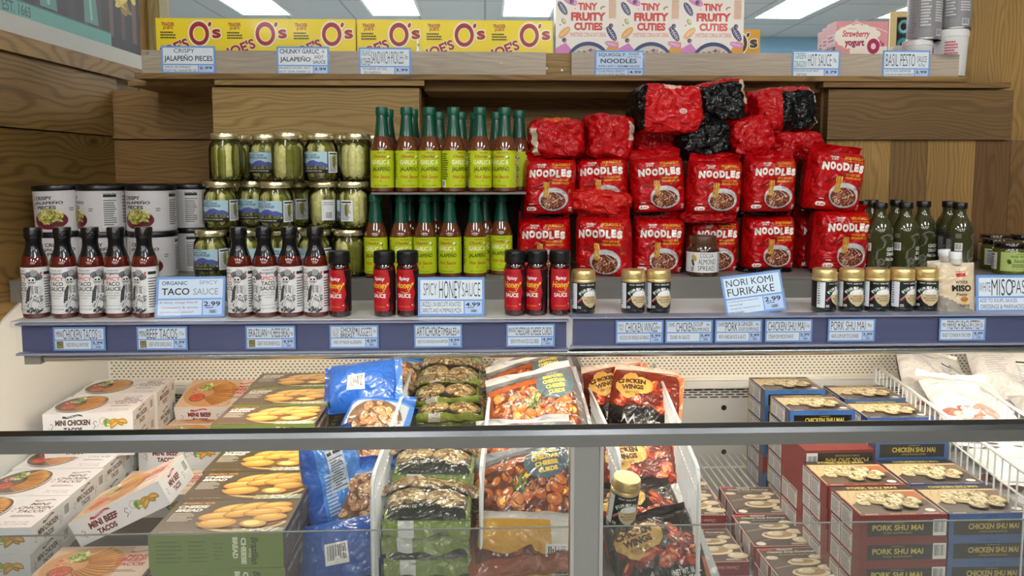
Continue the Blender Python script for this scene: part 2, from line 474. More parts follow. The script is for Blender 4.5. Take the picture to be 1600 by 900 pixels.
for r_,y in enumerate((-.7,-3.1,-5.5,-7.9)):
    for q,x in enumerate((-2.7,-.9,.9,2.7)):
        put('light',(x,y,CEIL_Z-.012),(0,0,0),f'ceiling light over the shopping aisle, {rowname[r_]}, {ORD[q]} from the plank-wall side','recessed ceiling light panels over the aisle')
for r_,y in enumerate((4.4,6.6)):  # unseen rows added to brighten the far ceiling and blue wall
    for q,x in enumerate((-3.2,-1.1,1.1,3.2)):
        put('light',(x,y,CEIL_Z-.012),(0,0,0),f'added unseen ceiling light behind the timber wall, {("nearer","farther")[r_]} row, {ORD[q]} from the mural side','added unseen light panels behind the wall')

# =================================================================== timber walls
# left wall: wide planks running back from the viewer, grain along Y
XL=-1.15
mb=MB()
tan=(172,134,84)
mb.box(XL-.06,XL+.0,.6,2.43,1.497+.001,1.676,(168,128,80),grain=1)           # wide knotted plank
mb.box(XL-.06,XL-.006,.6,2.62,.9,1.495,(158,120,70),grain=1)                  # lower plank
mb.box(XL-.06,XL-.02,2.431,2.62,1.4955,1.6775,(158,118,70),grain=1); mb.box(XL-.06,XL+.012,.6,2.62,1.678,1.723,(184,142,88),grain=1)
struct(mb.build('wall_left',WOODM))
mb=MB(); mb.box(XL-.06,XL+.004,.6,2.62,1.7235,1.771,(196,196,188)); struct(mb.build('trim_1',mat('whitewashed_board',(198,198,190),0.6,bump=(30,0.1))))
# mural board standing on the left wall
A=Art(); mw,mh=2.0,.75; A.rect(0,0,mw,mh,(44,34,32))
rn=random.Random(5)
for i in range(26):
    u=-mw/2+.04+i*(mw-.08)/25; A.rect(u,.02,rn.uniform(.018,.04),mh*.96,rn.choice(((86,62,54),(70,50,44),(104,78,66),(58,44,42))))
for i in range(36): A.ell(rn.uniform(.78,.97),rn.uniform(-.25,-.1),rn.uniform(.01,.035),rn.uniform(.008,.02),rn.choice(((206,174,62),(226,204,96),(150,120,50))),rn.uniform(-.5,.5),n=10)
for i in range(70): A.ell(rn.uniform(-mw/2+.05,mw/2-.05),rn.uniform(.02,mh/2-.03),rn.uniform(.03,.07),rn.uniform(.012,.03),rn.choice(((176,152,62),(120,98,48),(206,184,92),(150,120,60))),rn.uniform(-.5,.5),n=10)
for u in (.455,.675,-.2,.2):
    A.poly([(u-.03,-mh/2+.05),(u+.05,-mh/2+.05),(u+.02,-.12),(u+.05,.12),(u+.0,.3),(u-.03,.3),(u-.01,.1),(u-.03,-.1)],(92,150,140))
    A.line([(u+.01,-mh/2+.06),(u-.005,-.1),(u+.02,.12),(u-.01,.3)],.012,(150,196,186))
A.rect(-.09,-mh/2+.022,mw-.22,.044,(104,168,156)); A.rect(-.09,-mh/2+.0425,mw-.22,.004,(60,120,116))
A.text('EST. 1665',.325,-mh/2+.022,.115,.027,(48,84,84),.01); A.text('TOWN',.165,-mh/2+.022,.17,.032,(48,84,84),.0)
mb=MB(); mb.box(XL-.05,XL-.01,2.63-mw,2.63,1.7715,1.7715+mh,(60,48,44))
mb.art(A,plane((XL-.01,2.63-mw/2,1.7715+mh/2),(0,1,0),(0,0,1)))
tag(mb.build('mural_board',PAPER),'painted mural board with teal bank, dark tree trunks and town lettering','sign')
# back wall panels; grain along X unless upright
mb=MB()
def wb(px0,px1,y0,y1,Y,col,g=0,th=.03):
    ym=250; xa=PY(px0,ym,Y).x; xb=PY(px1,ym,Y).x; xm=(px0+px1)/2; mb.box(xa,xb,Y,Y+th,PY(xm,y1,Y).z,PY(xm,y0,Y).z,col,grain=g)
YP,YR,YLf=2.15,2.40,2.40
mb.box(-1.15,2.4,2.50,2.53,1.0,1.64,(110,82,50),grain=0)
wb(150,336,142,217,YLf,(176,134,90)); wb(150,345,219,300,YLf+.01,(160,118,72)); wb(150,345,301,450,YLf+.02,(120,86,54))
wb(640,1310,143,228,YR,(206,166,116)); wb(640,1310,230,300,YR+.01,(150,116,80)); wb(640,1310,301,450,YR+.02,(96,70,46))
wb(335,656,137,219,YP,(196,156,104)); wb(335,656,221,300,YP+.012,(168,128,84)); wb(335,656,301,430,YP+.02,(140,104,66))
a=PY(656,137,YP); b=PY(656,430,YP); mb.box(a.x-.02,a.x+.0005,YP+.03,YR,b.z,a.z,(160,120,76),grain=1)
wb(1291,1578,140,218,YP,(134,100,62))
a=PY(1291,137,YP); mb.box(a.x-.0005,a.x+.02,YP+.03,YR,b.z,a.z,(120,86,54),grain=1)
rn=random.Random(8)
ups=[(1291,1391,(186,142,84)),(1391.6,1448,(142,104,62)),(1448.6,1523,(178,134,80)),(1523.6,1578,(122,84,50)),(1578.6,1640,(140,100,58)),(1640.6,1720,(150,108,62))]
for x0,x1,c in ups: wb(x0,x1,219,470,YP+.012,c,g=2)
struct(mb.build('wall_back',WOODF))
# cap strip and trims of the ledge
mb=MB()
a=PY(210,121,2.13); b=PY(1512,129,2.13); mb.box(a.x,b.x,2.13,2.60,1.643,1.6575,(164,124,76),grain=0)
struct(mb.build('trim_2',WOODM))
mb=MB()
a=PY(335,130,2.135); b=PY(663,137,2.135); mb.box(a.x,b.x,2.136,2.2,1.627,1.6425,(184,144,94),grain=0)
a=PY(1287,130,2.135); b=PY(1580,137,2.135); mb.box(a.x,b.x,2.136,2.2,1.627,1.6425,(150,110,66),grain=0)
a=PY(200,133,2.2); mb.box(a.x,PY(336,133,2.2).x,2.2,2.42,1.630,1.6425,(176,134,84),grain=0)
mb.box(PY(664,133,2.2).x,PY(1287,133,2.2).x,2.19,2.46,1.617,1.6425,(178,138,88),grain=0)
struct(mb.build('trim_3',WOODF))
# right timber column
a=PY(1508,0,2.22); s=PY(1569,60,2.22)
mb=MB(); mb.box(a.x,s.x-.001,2.22,2.252,1.0,CEIL_Z,(186,142,86),grain=2); mb.box(s.x+.001,2.3,2.225,2.252,1.0,CEIL_Z,(182,138,82),grain=2)
struct(mb.build('trim_4',WOODF))
# far left post at the end of the mural
mb=MB(); a=PX(244,20,-1.17); mb.box(XL-.05,XL-.02,2.635,2.72,1.64,CEIL_Z,(170,128,76),grain=2); mb.box(XL-.0499,XL+.02,2.72,2.80,1.64,CEIL_Z,(200,176,130),grain=2)
struct(mb.build('trim_5',WOODF))

# =================================================================== top ledge
t=empty('ledge_shelf'); tag(t,'long timber ledge with grey-washed front boards holding the cereal boxes','shelf')
mb=MB(); mb.box(PY(222,90,2.17).x,PY(1499,90,2.17).x,2.17,2.62,1.658,1.668,(176,134,86),grain=0); mb.build('shelf_board',WOODF,t)
for x0,x1 in ((221,853),(893,1499)):
    mb=MB(); mb.box(PY(x0,90,2.15).x,PY(x1,90,2.15).x,2.15,2.166,1.658,1.7225,(206,184,176),grain=0); mb.build('front_board',GREYB,t)
mb=MB(); mb.box(PY(845,90,2.166).x,PY(900,90,2.166).x,2.166,2.17,1.658,1.7225,(186,146,98),grain=0); mb.build('backing_board',WOODF,t)
mb=MB()
for px,py in ((854,107),(878,110),(231,83),(783,99)):
    p=PY(px,py,2.15); mb.lathe([(.0015,0),(.0035,.001),(.003,.003)],10,c=(0,0,0)); k=len(mb.v)-30
    mb.xform(Matrix.Translation(p)@Matrix.Rotation(R(90),4,'X'),k)
mb.build('screw_head',STEEL,t)
# =================================================================== freezer case and its overhead shelf
XR=1.95; YB=2.31; ZD=1.075; ZT=1.128; YT=1.845
fc=empty('freezer_case'); tag(fc,'open white chest freezer with steel rail, glass front and slotted back','freezer')
# inner back with grille, slots and round holes
def holed_panel(mb,x0,x1,z0,z1,y,holes,col):
    pass
mb=MB()
mb.box(-1.15,XR,YB,YB+.02,.30,1.04,(222,221,216))
mb.build('back_liner',ENAMEL,fc)
mb=MB(); z0,z1=PY(800,592,YB-.01).z,PY(800,556,YB-.01).z
mb.box(-1.15,XR,YB-.012,YB-.002,z0,z1+.03,(240,236,226)); mb.box(-1.15,XR,YB-.02,YB-.002,z0-.008,z0,(236,232,222))
A=Art(); dx=.0142; dz=.0088; r=0
zz=z0+.010
while zz<z1+.02:
    x=-1.14+(dx/2 if r%2 else 0)
    while x<1.8: A.ell(x,zz,.0039,.0028,(140,128,100),n=6,layer=0); x+=dx
    zz+=dz; r+=1
mb.art(A,lambda u,v,o:(u,YB-.012-o,v))
mb.build('air_grille',printed('grille_paint',0.4),fc)
mb=MB(); mb.box(-1.15,XR,YB-.03,YB-.0005,PY(800,606,YB).z,z0-.009,(206,202,194)); mb.build('grille_ledge',ENAMEL,fc)
A=Art(); zs=[PY(1100,y,YB).z for y in (595.5,599.5,603.2,606.5)]
zs=[PY(1000,610,YB).z-.008*i for i in range(4)]
slotm=printed('slot_paint',0.6); vp=lambda u,v,o:(u,YB-o-.0002,v)
for i,zv in enumerate(zs):
    A=Art(); x=-1.1+(.018 if i%2 else 0)
    while x<1.85: A.rect(x,zv,.026,.0035,(34,34,36)); x+=.034
    mb=MB(); mb.art(A,vp); mb.build('vent_slots',slotm,fc)
for px,py in ((1131,637),(1131,706),(900,583)):
    p=PY(px,py,YB); A=Art(); A.ell(p.x,p.z,.0085,.0085,(20,20,20)); mb=MB(); mb.art(A,vp); mb.build('round_hole',slotm,fc)
# end panel on the left
mb=MB()
prof=[(.2,2.33),(1.078,2.33),(1.078,1.93),(1.066,1.885),(1.045,1.835),(1.012,1.775),(.985,1.70),(.975,1.19),(.2,1.19)]
k=len(mb.v)
for x in (XL-.05,XL): 
    for z,y in prof: mb.v.append((x,y,z))
n=len(prof); C=rgb((228,226,218))
mb.face(tuple(k+n+i for i in range(n)),C); mb.face(tuple(k+i for i in reversed(range(n))),C)
for i in range(n): j=(i+1)%n; mb.face((k+i,k+j,k+n+j,k+n+i),C)
mb.xform(Matrix.Translation((0,0,0)))
_o=mb.build('side_panel',ENAMEL,fc)
mb=MB(); mb.box(XR,XR+.05,1.2,2.33,.2,1.06,(228,226,218)); mb.build('side_panel',ENAMEL,fc)
# floor pieces
mb=MB(); mb.box(-1.15,XR,1.20,YB,.28,.30,(190,190,186)); mb.build('case_floor',ENAMEL,fc)
mb=MB()
x=.30
while x<1.9: mb.tube([(x,1.25,.497),(x,2.29,.497)],.0028,6); x+=.022
for y in (1.3,1.6,1.9,2.2): mb.tube([(.28,y,.492),(1.93,y,.492)],.004,6)
mb.build('floor_rack',WIRE,fc)
# raised decks under the product bays
DKD=mat('deck_dark',(58,52,46),.6)
mb=MB(); mb.box(-1.148,-.652,1.22,2.30,.55,.567,(180,178,172)); mb.build('raised_deck',DKD,fc)
mb=MB(); mb.box(-.640,-.36,1.22,2.30,.532,.549,(180,178,172)); mb.build('raised_deck',DKD,fc)
for x0_,x1_,z_ in ((-.35,-.222,.60),(-.20,-.022,.549),(.03,.275,.575),(.295,.40,.56)):
    mb=MB(); mb.box(x0_,x1_,1.22,2.30,z_-.012,z_,(160,160,156)); mb.build('raised_deck',DKD,fc)
# front: rail, glass, post, lower body
zr=.985
def prism_x(mb,x0,x1,pts,col):
    k=len(mb.v); n=len(pts)
    for x in (x0,x1):
        for y,z in pts: mb.v.append((x,y,z))
    C=rgb(col); mb.face(tuple(k+i for i in range(n)),C); mb.face(tuple(k+n+i for i in reversed(range(n))),C)
    for i in range(n): j=(i+1)%n; mb.face((k+j,k+i,k+n+i,k+n+j),C)
mb=MB(); pr=[]
yF=1.172; zt=.9775; zb=.9535
pr=[(yF,zb),(yF+.028,zb),(yF+.028,zt+.004),(yF+.012,zt+.009),(yF+.002,zt+.004),(yF-.001,zt-.004)]
prism_x(mb,-1.4,XR+.1,pr[::-1],(160,162,164)); mb.build('top_rail',mat('rail_steel',(116,119,121),0.24,1.0),fc)
pa=PY(890,760,1.185); pb=PY(941,760,1.185)
mb=MB(); mb.box(pa.x+.004,pb.x-.004,1.175,1.2,.25,zb+.002,(150,152,152)); mb.build('centre_post',GALV,fc)
for xx in (pa.x,pb.x-.006):
    mb=MB(); mb.box(xx,xx+.006,1.172,1.2,.25,zb+.001,(120,122,122)); mb.build('post_edge',STEEL,fc)
for x0,x1 in ((-1.4,pa.x-.0005),(pb.x+.0005,XR+.1)):
    mb=MB(); mb.box(x0,x1,1.186,1.190,.42,zb,(255,255,255)); mb.build('glass_pane',PANE,fc)
    zl=PY(500,829,1.18).z
    mb=MB(); mb.box(x0,x1,1.176,1.179,.42,zl,(255,255,255)); lp=mb.build('lower_glass_pane',PANE2,fc); lp['label']='lower hazy glass pane'
    mb=MB(); mb.box(x0,x1,1.1755,1.1795,zl,zl+.0009,(180,186,186)); mb.build('glass_edge',mat('glass_edge',(92,98,96),0.4),lp)
mb=MB(); mb.box(-1.4,XR+.1,1.17,1.20,.0,.42,(205,206,204)); mb.build('front_body',ENAMEL,fc)

# overhead shelf
sh=empty('overhead_shelf'); tag(sh,'overhead metal shelf above the freezer with stepped deck and price rails','shelf')
XS0=-.985; XSJ=PY(890.5,500,1.6).x
DECKM=mat('deck_metal',(228,228,224),0.3,0.15)
mb=MB(); mb.box(XS0-.022,XR,1.6125,YB+.0,ZD-.012,ZD,(205,205,200)); mb.box(XL+.002,XS0-.0225,1.90,YB,ZD-.012,ZD,(205,205,200)); mb.box(XS0+.02,XR,1.6125,1.622,.992,ZD-.0121,(120,120,116)); mb.build('deck',DECKM,sh)  # the front lip is added to block tube light leaking between the rails
mb=MB(); mb.box(XL+.002,XR,YT,2.14,ZT-.006,ZT,(190,190,186)); mb.build('step_shelf',mat('step_metal',(150,148,144),0.4,0.5),sh)
mb=MB(); mb.box(XL+.002,XR,YT,YT+.006,ZD,ZT-.006,(120,118,112)); mb.box(XL+.002,XR,YT-.002,YT+.006,ZT-.005,ZT+.001,(210,210,206)); mb.build('riser',mat('riser_metal',(118,115,110),0.4,0.2),sh)
for i,(x0,x1,dz) in enumerate(((XS0,XSJ-.003,-.0015),(XSJ+.002,XR,.0045))):
    rail=MB(); rail.box(x0+.006,x1-.004,1.604,1.612,1.013+dz,ZD-.006+dz,(82,88,140))
    rl=rail.build('price_rail',mat('rail_blue',(82,87,124),0.35),sh)
    mb=MB(); mb.quadpts([(x0,1.593,1.010+dz),(x1,1.593,1.010+dz),(x1,1.593,ZD+dz),(x0,1.593,ZD+dz)],(1,1,1,1)); mb.build('clear_cover',RAILC,rl)
    mb=MB(); mb.box(x0,x1,1.592,1.632,ZD-.003+dz,ZD+.0005+dz,(150,156,186)); mb.box(x0,x1,1.590,1.604,1.008+dz,1.0125+dz,(150,156,182)); mb.build('rail_lip',mat('rail_lip',(150,155,180),0.25,0.3),rl)
mb=MB(); mb.tube([(XS0+.04,1.612,.998),(XR,1.612,.998)],.0095,14); mb.build('bumper',CHROME,sh,smooth=60)
mb=MB(); mb.box(XS0+.012,XS0+.045,1.598,1.64,.986,1.008,(120,120,116)); mb.build('bumper_end_cap',mat('end_cap_grey',(128,126,120),0.5),sh)
TUBEM=mat('lit_tube',(255,243,222),0.5,emit=1.0); TUBEM.node_tree.nodes['Principled BSDF'].inputs['Emission Strength'].default_value=TUBE_EMIT
mb=MB(); mb.box(-1.0,1.87,1.685,1.715,1.034,1.062,(230,230,226)); lh=mb.build('lamp_housing',ENAMEL,sh)
mb=MB(); mb.tube([(-.98,1.70,1.022),(1.85,1.70,1.022)],.010,10); mb.build('light_tube',TUBEM,lh)

# wire dividers
def divider(X,Y0,Y1,ztop,zlow,label,z1=None,pitch=.02,lean=0.0,name='wire_divider'):
    t=empty(name); tag(t,label,'wire divider','wire dividers in the freezer')
    z1=ztop if z1 is None else z1
    P=lambda y,z:(X+lean*(Y1-y),y,z)
    zt=lambda y: z1+(ztop-z1)*(y-Y0)/(Y1-Y0)
    mb=MB(); mb.tube([P(Y1,zlow),P(Y1,ztop-.01),P(Y1-.01,ztop),P(Y0+.03,zt(Y0+.03)),P(Y0+.008,zt(Y0)-.012),P(Y0,zt(Y0)-.04),P(Y0,zlow)],.0042,8); mb.build('frame',WIRE,t,smooth=60)
    mb=MB(); y=Y0+pitch
    mb.tube([P(Y0,zt(Y0)-.05),P(Y1,ztop-.05)],.0022,6)
    while y<Y1: mb.tube([P(y,zlow),P(y,zt(y))],.0019,5); y+=pitch
    mb.build('wires',WIRE,t)
    return t
divider(-.214,1.372,2.232,.82,.516,'white wire divider between the blue bags and the green artichoke packs')
divider(.022,1.41,2.224,.82,.516,'white wire divider between the artichoke packs and the cheddar curd bags',lean=-.04)
divider(.285,1.55,2.24,.79,.516,'white wire divider between the curd bags and the chicken wing bags')
divider(.500,1.385,2.19,.82,.502,'white wire divider between the chicken wing bags and the dumpling cartons',pitch=.018,lean=-.115)
divider(1.149,1.30,2.15,.82,.502,'white wire divider beside the blue cartons, next to the white paper bags',pitch=.028,lean=-.155)
divider(1.373,1.35,2.20,.82,.502,'white wire divider between the two rows of white paper bags',pitch=.028,lean=-.21)
# =================================================================== goods on the overhead shelf and ledge
BK=(26,26,28); WH=(238,238,234)
def cylpart(name,prof,mats,parent,col=(255,255,255),seg=36,smooth=40,colz=None,ridge=None):
    mb=MB(); mb.lathe(prof,seg,col,colz=colz,ridge=ridge); return mb.build(name,mats,parent,smooth=smooth)
def wraplabel(name,rad,z0,z1,a0,a1,bg,art,mats,parent,base=.0002,maxlen=.0045):
    """label wrapped round a cylinder between angles a0..a1 (degrees, 0 = front)"""
    mb=MB(); n=max(6,int((a1-a0)/6)); fn=cyl(rad)
    mb.grid(lambda u,v: fn(u,v,base),R(a0)*rad,R(a1)*rad,n,z0,z1,1,lambda u,v:bg)
    mb.art(art,fn,maxlen,base=base+.0003)
    o=mb.build(name,mats,parent)
    return o
def full_label(name,rad,z0,z1,bg,art,mats,parent): return wraplabel(name,rad,z0,z1,-180,180,bg,art,mats,parent)

# ---- canister of fried jalapeno pieces
def make_canister():
    t=empty('snack_canister'); r=.0575
    tag(t,None,'canister')
    cylpart('can_body',[(r-.002,0),(r,.002),(r,.106),(r-.001,.107)],mat('can_card',(206,204,202),.45),t)
    cylpart('lid',[(r+.0015,.101),(r+.002,.103),(r+.002,.112),(r,.1145),(r-.004,.1145),(r-.006,.112)],BLACKP,t)
    A=Art()
    for x in (.0,):
        A.text('CRISPY',-.012,.0835,.044,.0088,BK,.03); A.text('JALAPEÑO',-.002,.0718,.070,.0108,BK,.03); A.text('PIECES',-.006,.0605,.046,.0088,BK,.03)
        A.ell(-.044,.084,.006,.006,(190,80,70)); A.ell(-.044,.084,.0045,.004,(214,204,200))
        A.ell(.0,.030,.041,.023,(108,28,44),n=28); A.ell(0,.034,.036,.018,(88,22,36),n=28)
        A.blobs(0,.039,.035,.017,120,((196,192,104),(214,208,138),(164,160,70),(226,220,160),(120,120,48),(186,176,90)),.0016,.0032,3,(1.4,3.4))
        A.micro(-.051,.058,.012,.018,5,(120,116,116),4); A.micro(.045,.05,.012,.01,2,(120,116,116),6)
    A.facts(.094,.054,.036,.086,7,(214,213,210))
    for x in (.0,): A.text('Nutrition Facts',.094,.0935,.030,.005,BK,.02)
    A.micro(.125,.02,.03,.07,9,(130,128,126),8)
    full_label('label',r,.003,.1005,(206,203,204),A,GLOSSLAB,t)
    return proto('canister',t)
make_canister()
CANX=[PY(85,330,1.90).x,PY(160,330,1.92).x,PY(235.5,330,1.92).x]
G='canisters of crispy jalapeño pieces'
for i,(x,a,l) in enumerate(zip(CANX,(2,-52,-12),('left','middle','right'))):
    nm=('against the left plank wall','nutrition panel showing, in the middle','facing front, beside the cardboard trays')[i]
    put('canister',(x,1.925,ZT),(0,0,R((25,12,4)[i])),f'grey jalapeño canister, lower layer behind the taco sauce, {("at the wall end","second from the wall","third from the wall")[i]}',G)
    put('canister',(x+(.004 if i==0 else 0),1.925,ZT+.1145),(0,R(-2) if i==0 else 0,R(a)),f'grey jalapeño canister on the upper layer, {nm}',G)
for i in range(3):
    x=CANX[i]+.058
    put('canister',(x,2.045,ZT),(0,0,R((-70,-30,-78)[i])),f'grey jalapeño canister, back row lower layer, {ORD[i]} from the plank wall',G)
    put('canister',(x,2.045,ZT+.1145),(0,0,R((10,-40,-78)[i])),f'grey jalapeño canister, back row upper layer, {ORD[i]} from the plank wall',G)
# cardboard trays behind the canisters
for z,hh,lb in ((ZT,.08,'brown cardboard tray between canisters and pickle jars, lower one'),(ZT+.1145,.062,'brown cardboard tray between canisters and pickle jars, upper one')):
    t=empty('cardboard_tray'); tag(t,lb,'cardboard tray','cardboard trays beside the pickles')
    x0,x1=CANX[2]+.064+(.056 if z==ZT else 0.056),CANX[2]+.206; 
    CB=mat('kraft_card',(112,80,46),.7)
    mb=MB(); mb.box(x0,x1,1.99,2.11,z,z+.004); mb.build('base',CB,t)
    mb=MB(); mb.box(x0,x1,1.985,1.989,z,z+hh); mb.build('front_wall',CB,t)
    mb=MB(); mb.box(x0,x0+.004,1.9895,2.11,z,z+hh); mb.build('side_wall',CB,t)
    mb=MB(); mb.box(x1-.004,x1,1.9895,2.11,z,z+hh); mb.build('side_wall',CB,t)
    if z>ZT:
        mb=MB(); k=0; mb.box(0,x1-x0,-.003,0,0,.035); mb.xform(Matrix.Translation((x0,1.986,z+hh))@Matrix.Rotation(R(24),4,'X')); mb.build('flap',CB,t)
    else:
        t['label']=lb

# ---- taco sauce bottles
def taco_art(rad):
    A=Art()
    def words(cx):
        A.text("TRADER JOE'S",cx,.104,.026,.0035,(50,52,56),.02); A.text('organic',cx,.0975,.028,.0075,(44,46,50),.012)
        A.text('SPICY',cx,.0865,.033,.0085,(206,92,72),.02); A.text('TACO',cx,.0755,.029,.009,(40,42,46),.02); A.text('SAUCE',cx,.0645,.033,.009,(40,42,46),.02)
        A.text('A fiery, tangy',cx,.0555,.026,.0035,(70,72,76)); A.text('blend of peppers',cx,.050,.028,.0035,(70,72,76)); A.text('& spices',cx,.0445,.014,.0033,(70,72,76))
        A.text('Refrigerate After Opening',cx,.028,.030,.0026,(90,92,96)); A.text('NET WT. 12 OZ (340g)',cx,.020,.028,.003,(60,62,66),.02)
    def skeleton(cx):
        g0,g1,g2,g3,w=(34,36,40),(66,68,72),(112,114,118),(164,166,168),(234,234,231)
        # hat
        A.ell(cx+.001,.0925,.0172,.0090,g0,rot=-.22,n=24); A.ell(cx+.001,.0930,.0162,.0080,g2,rot=-.22,n=24); A.ell(cx+.001,.0900,.0130,.0042,g1,rot=-.22,n=20)
        A.ell(cx+.002,.0985,.0082,.0074,g0,n=16); A.ell(cx+.002,.0988,.0073,.0066,g3,n=16)
        for i in range(7): A.line([(cx-.012+.0042*i,.0965-.0010*i),(cx-.0135+.0044*i,.0895-.0010*i)],.0005,g3)
        for d in (-.003,.0,.003,.006): A.line([(cx+d,.103),(cx+d*1.1-.0006,.095)],.0005,g1)
        # skull
        A.ell(cx-.0025,.0838,.0082,.0080,g0,n=20); A.ell(cx-.0025,.0840,.0075,.0073,w,n=20); A.ell(cx-.0035,.0775,.0052,.0040,g0,n=14); A.ell(cx-.0035,.0778,.0046,.0034,w,n=14)
        A.ell(cx-.0060,.0842,.0021,.0024,g0,n=12); A.ell(cx+.0003,.0842,.0023,.0025,g0,n=12); A.poly([(cx-.0037,.0818),(cx-.0023,.0818),(cx-.003,.0802)],g0)
        for i in range(6): A.line([(cx-.0066+.0012*i,.0788),(cx-.0066+.0012*i,.0762)],.0004,g0)
        A.line([(cx-.0095,.0800),(cx-.006,.0788),(cx-.003,.0796),(cx+.0005,.0786),(cx+.003,.0796)],.0014,g0)
        # ribs and shoulders
        A.line([(cx-.0085,.0722),(cx+.001,.0736),(cx+.0105,.0712)],.0020,w); A.poly([(cx-.0055,.072),(cx+.0085,.071),(cx+.0075,.0545),(cx-.0035,.0545)],g1)
        for i in range(5): A.line([(cx-.0052+.0004*i,.0700-.0034*i),(cx+.0015,.0686-.0034*i),(cx+.0080-.0004*i,.0700-.0034*i)],.0015,w)
        A.line([(cx+.0014,.072),(cx+.0016,.052)],.0016,w)
        # arms, jug and pelvis
        A.line([(cx+.0100,.0712),(cx+.0142,.0620),(cx+.0100,.0525)],.0030,g0); A.line([(cx+.0100,.0712),(cx+.0142,.0620),(cx+.0100,.0525)],.0020,w)
        A.poly([(cx-.0075,.073),(cx-.0125,.060),(cx-.0150,.040),(cx-.0080,.040),(cx-.0060,.058),(cx-.0045,.070)],g0)
        for i in range(7): A.line([(cx-.0085-.0009*i,.0690-.0040*i),(cx-.0055-.0005*i,.0690-.0042*i)],.0007,g3)
        A.ell(cx+.0035,.0500,.0078,.0052,g0,n=16); A.ell(cx+.0035,.0504,.0070,.0045,w,n=16); A.ell(cx+.0035,.0490,.0030,.0020,g0,n=12)
        A.line([(cx+.010,.053),(cx-.003,.0425)],.0016,w); A.line([(cx-.006,.046),(cx+.0125,.0345)],.0040,g0); A.line([(cx-.006,.046),(cx+.0125,.0345)],.0028,g3)
        # legs and base
        for sx,kx in ((-.001,-.0075),(.0085,.0125)):
            A.line([(cx+sx,.0465),(cx+kx,.0300),(cx+sx*.6,.0170)],.0040,g0); A.line([(cx+sx,.0465),(cx+kx,.0300),(cx+sx*.6,.0170)],.0027,w); A.ell(cx+kx,.0300,.0019,.0019,w,n=10)
        A.blobs(cx+.001,.0185,.0155,.0062,60,(g0,g1,w,g3,g2,g0),.0007,.0019,4,(1,3)); A.blobs(cx-.0115,.034,.0035,.010,26,(g0,g1,g3,w),.0006,.0013,9,(1,3)); A.blobs(cx+.0135,.044,.0022,.010,18,(g1,g2,g3),.0005,.0011,12,(1,3))
        for d in (-.005,-.0015,.002): A.line([(cx+d*.6,.1062),(cx+d,.1092)],.0008,(214,110,90))
        A.ell(cx+.0155,.0985,.0022,.0030,(206,96,80),n=10)
    q=2*math.pi*rad
    words(0); skeleton(.029); skeleton(-.029-.002); 
    A.facts(.029+.030,.062,.022,.09,5,(234,234,232)); A.micro(-.075,.02,.018,.08,18,(110,112,114),3)
    return A
def make_taco():
    t=empty('taco_sauce_bottle'); tag(t,None,'sauce bottle'); r=.0268
    SAUCE=mat('red_sauce_glass',(92,26,14),.07,spec=.7,coat=.6)
    cylpart('bottle_body',[(r-.004,0),(r-.0008,.002),(r,.006),(r,.114),(r-.001,.120),(.0238,.131),(.0205,.1385)],SAUCE,t)
    cylpart('neck_sleeve',[(.0226,.1345),(.0206,.140),(.0172,.150),(.0158,.160),(.0158,.172)],mat('shrink_sleeve',(16,17,21),.18,coat=.5),t)
    cylpart('cap',[(.0158,.1722),(.0178,.1728),(.018,.176),(.0178,.194),(.0166,.1965)],mat('cap_film',(15,16,18),.22,coat=.4,bump=(120,.3)),t,seg=40,ridge=(.177,.193,.012))
    full_label('label',r+.0002,.011,.1115,(228,228,226),taco_art(r),GLOSSLAB,t)
    return proto('taco',t)
make_taco()
TG='spicy taco sauce bottles'
tl=[(58,-42,'at the plank-wall end, skeleton on its right'),(103,-8,'second from the plank wall, red word facing front'),(146,-8,'third from the plank wall'),(186,2,'fourth from the plank wall, label straight ahead'),(229.5,-72,'beside the organic taco price card, skeleton facing front')]
for px,a,l in tl: put('taco',(PY(px,480,1.665).x,1.665,ZD),(0,0,R(a)),'white-labelled red taco sauce bottle '+l,TG)
tr=[(376.5,-52,'just right of the organic taco price card'),(416,28,'second right of the price card, lettering between two skeletons'),(455,-64,'third right of the price card'),(495,-58,'beside the first red honey sauce')]
for px,a,l in tr: put('taco',(PY(px,480,1.66).x,1.66,ZD),(0,0,R(a)),'white-labelled red taco sauce bottle '+l,TG)

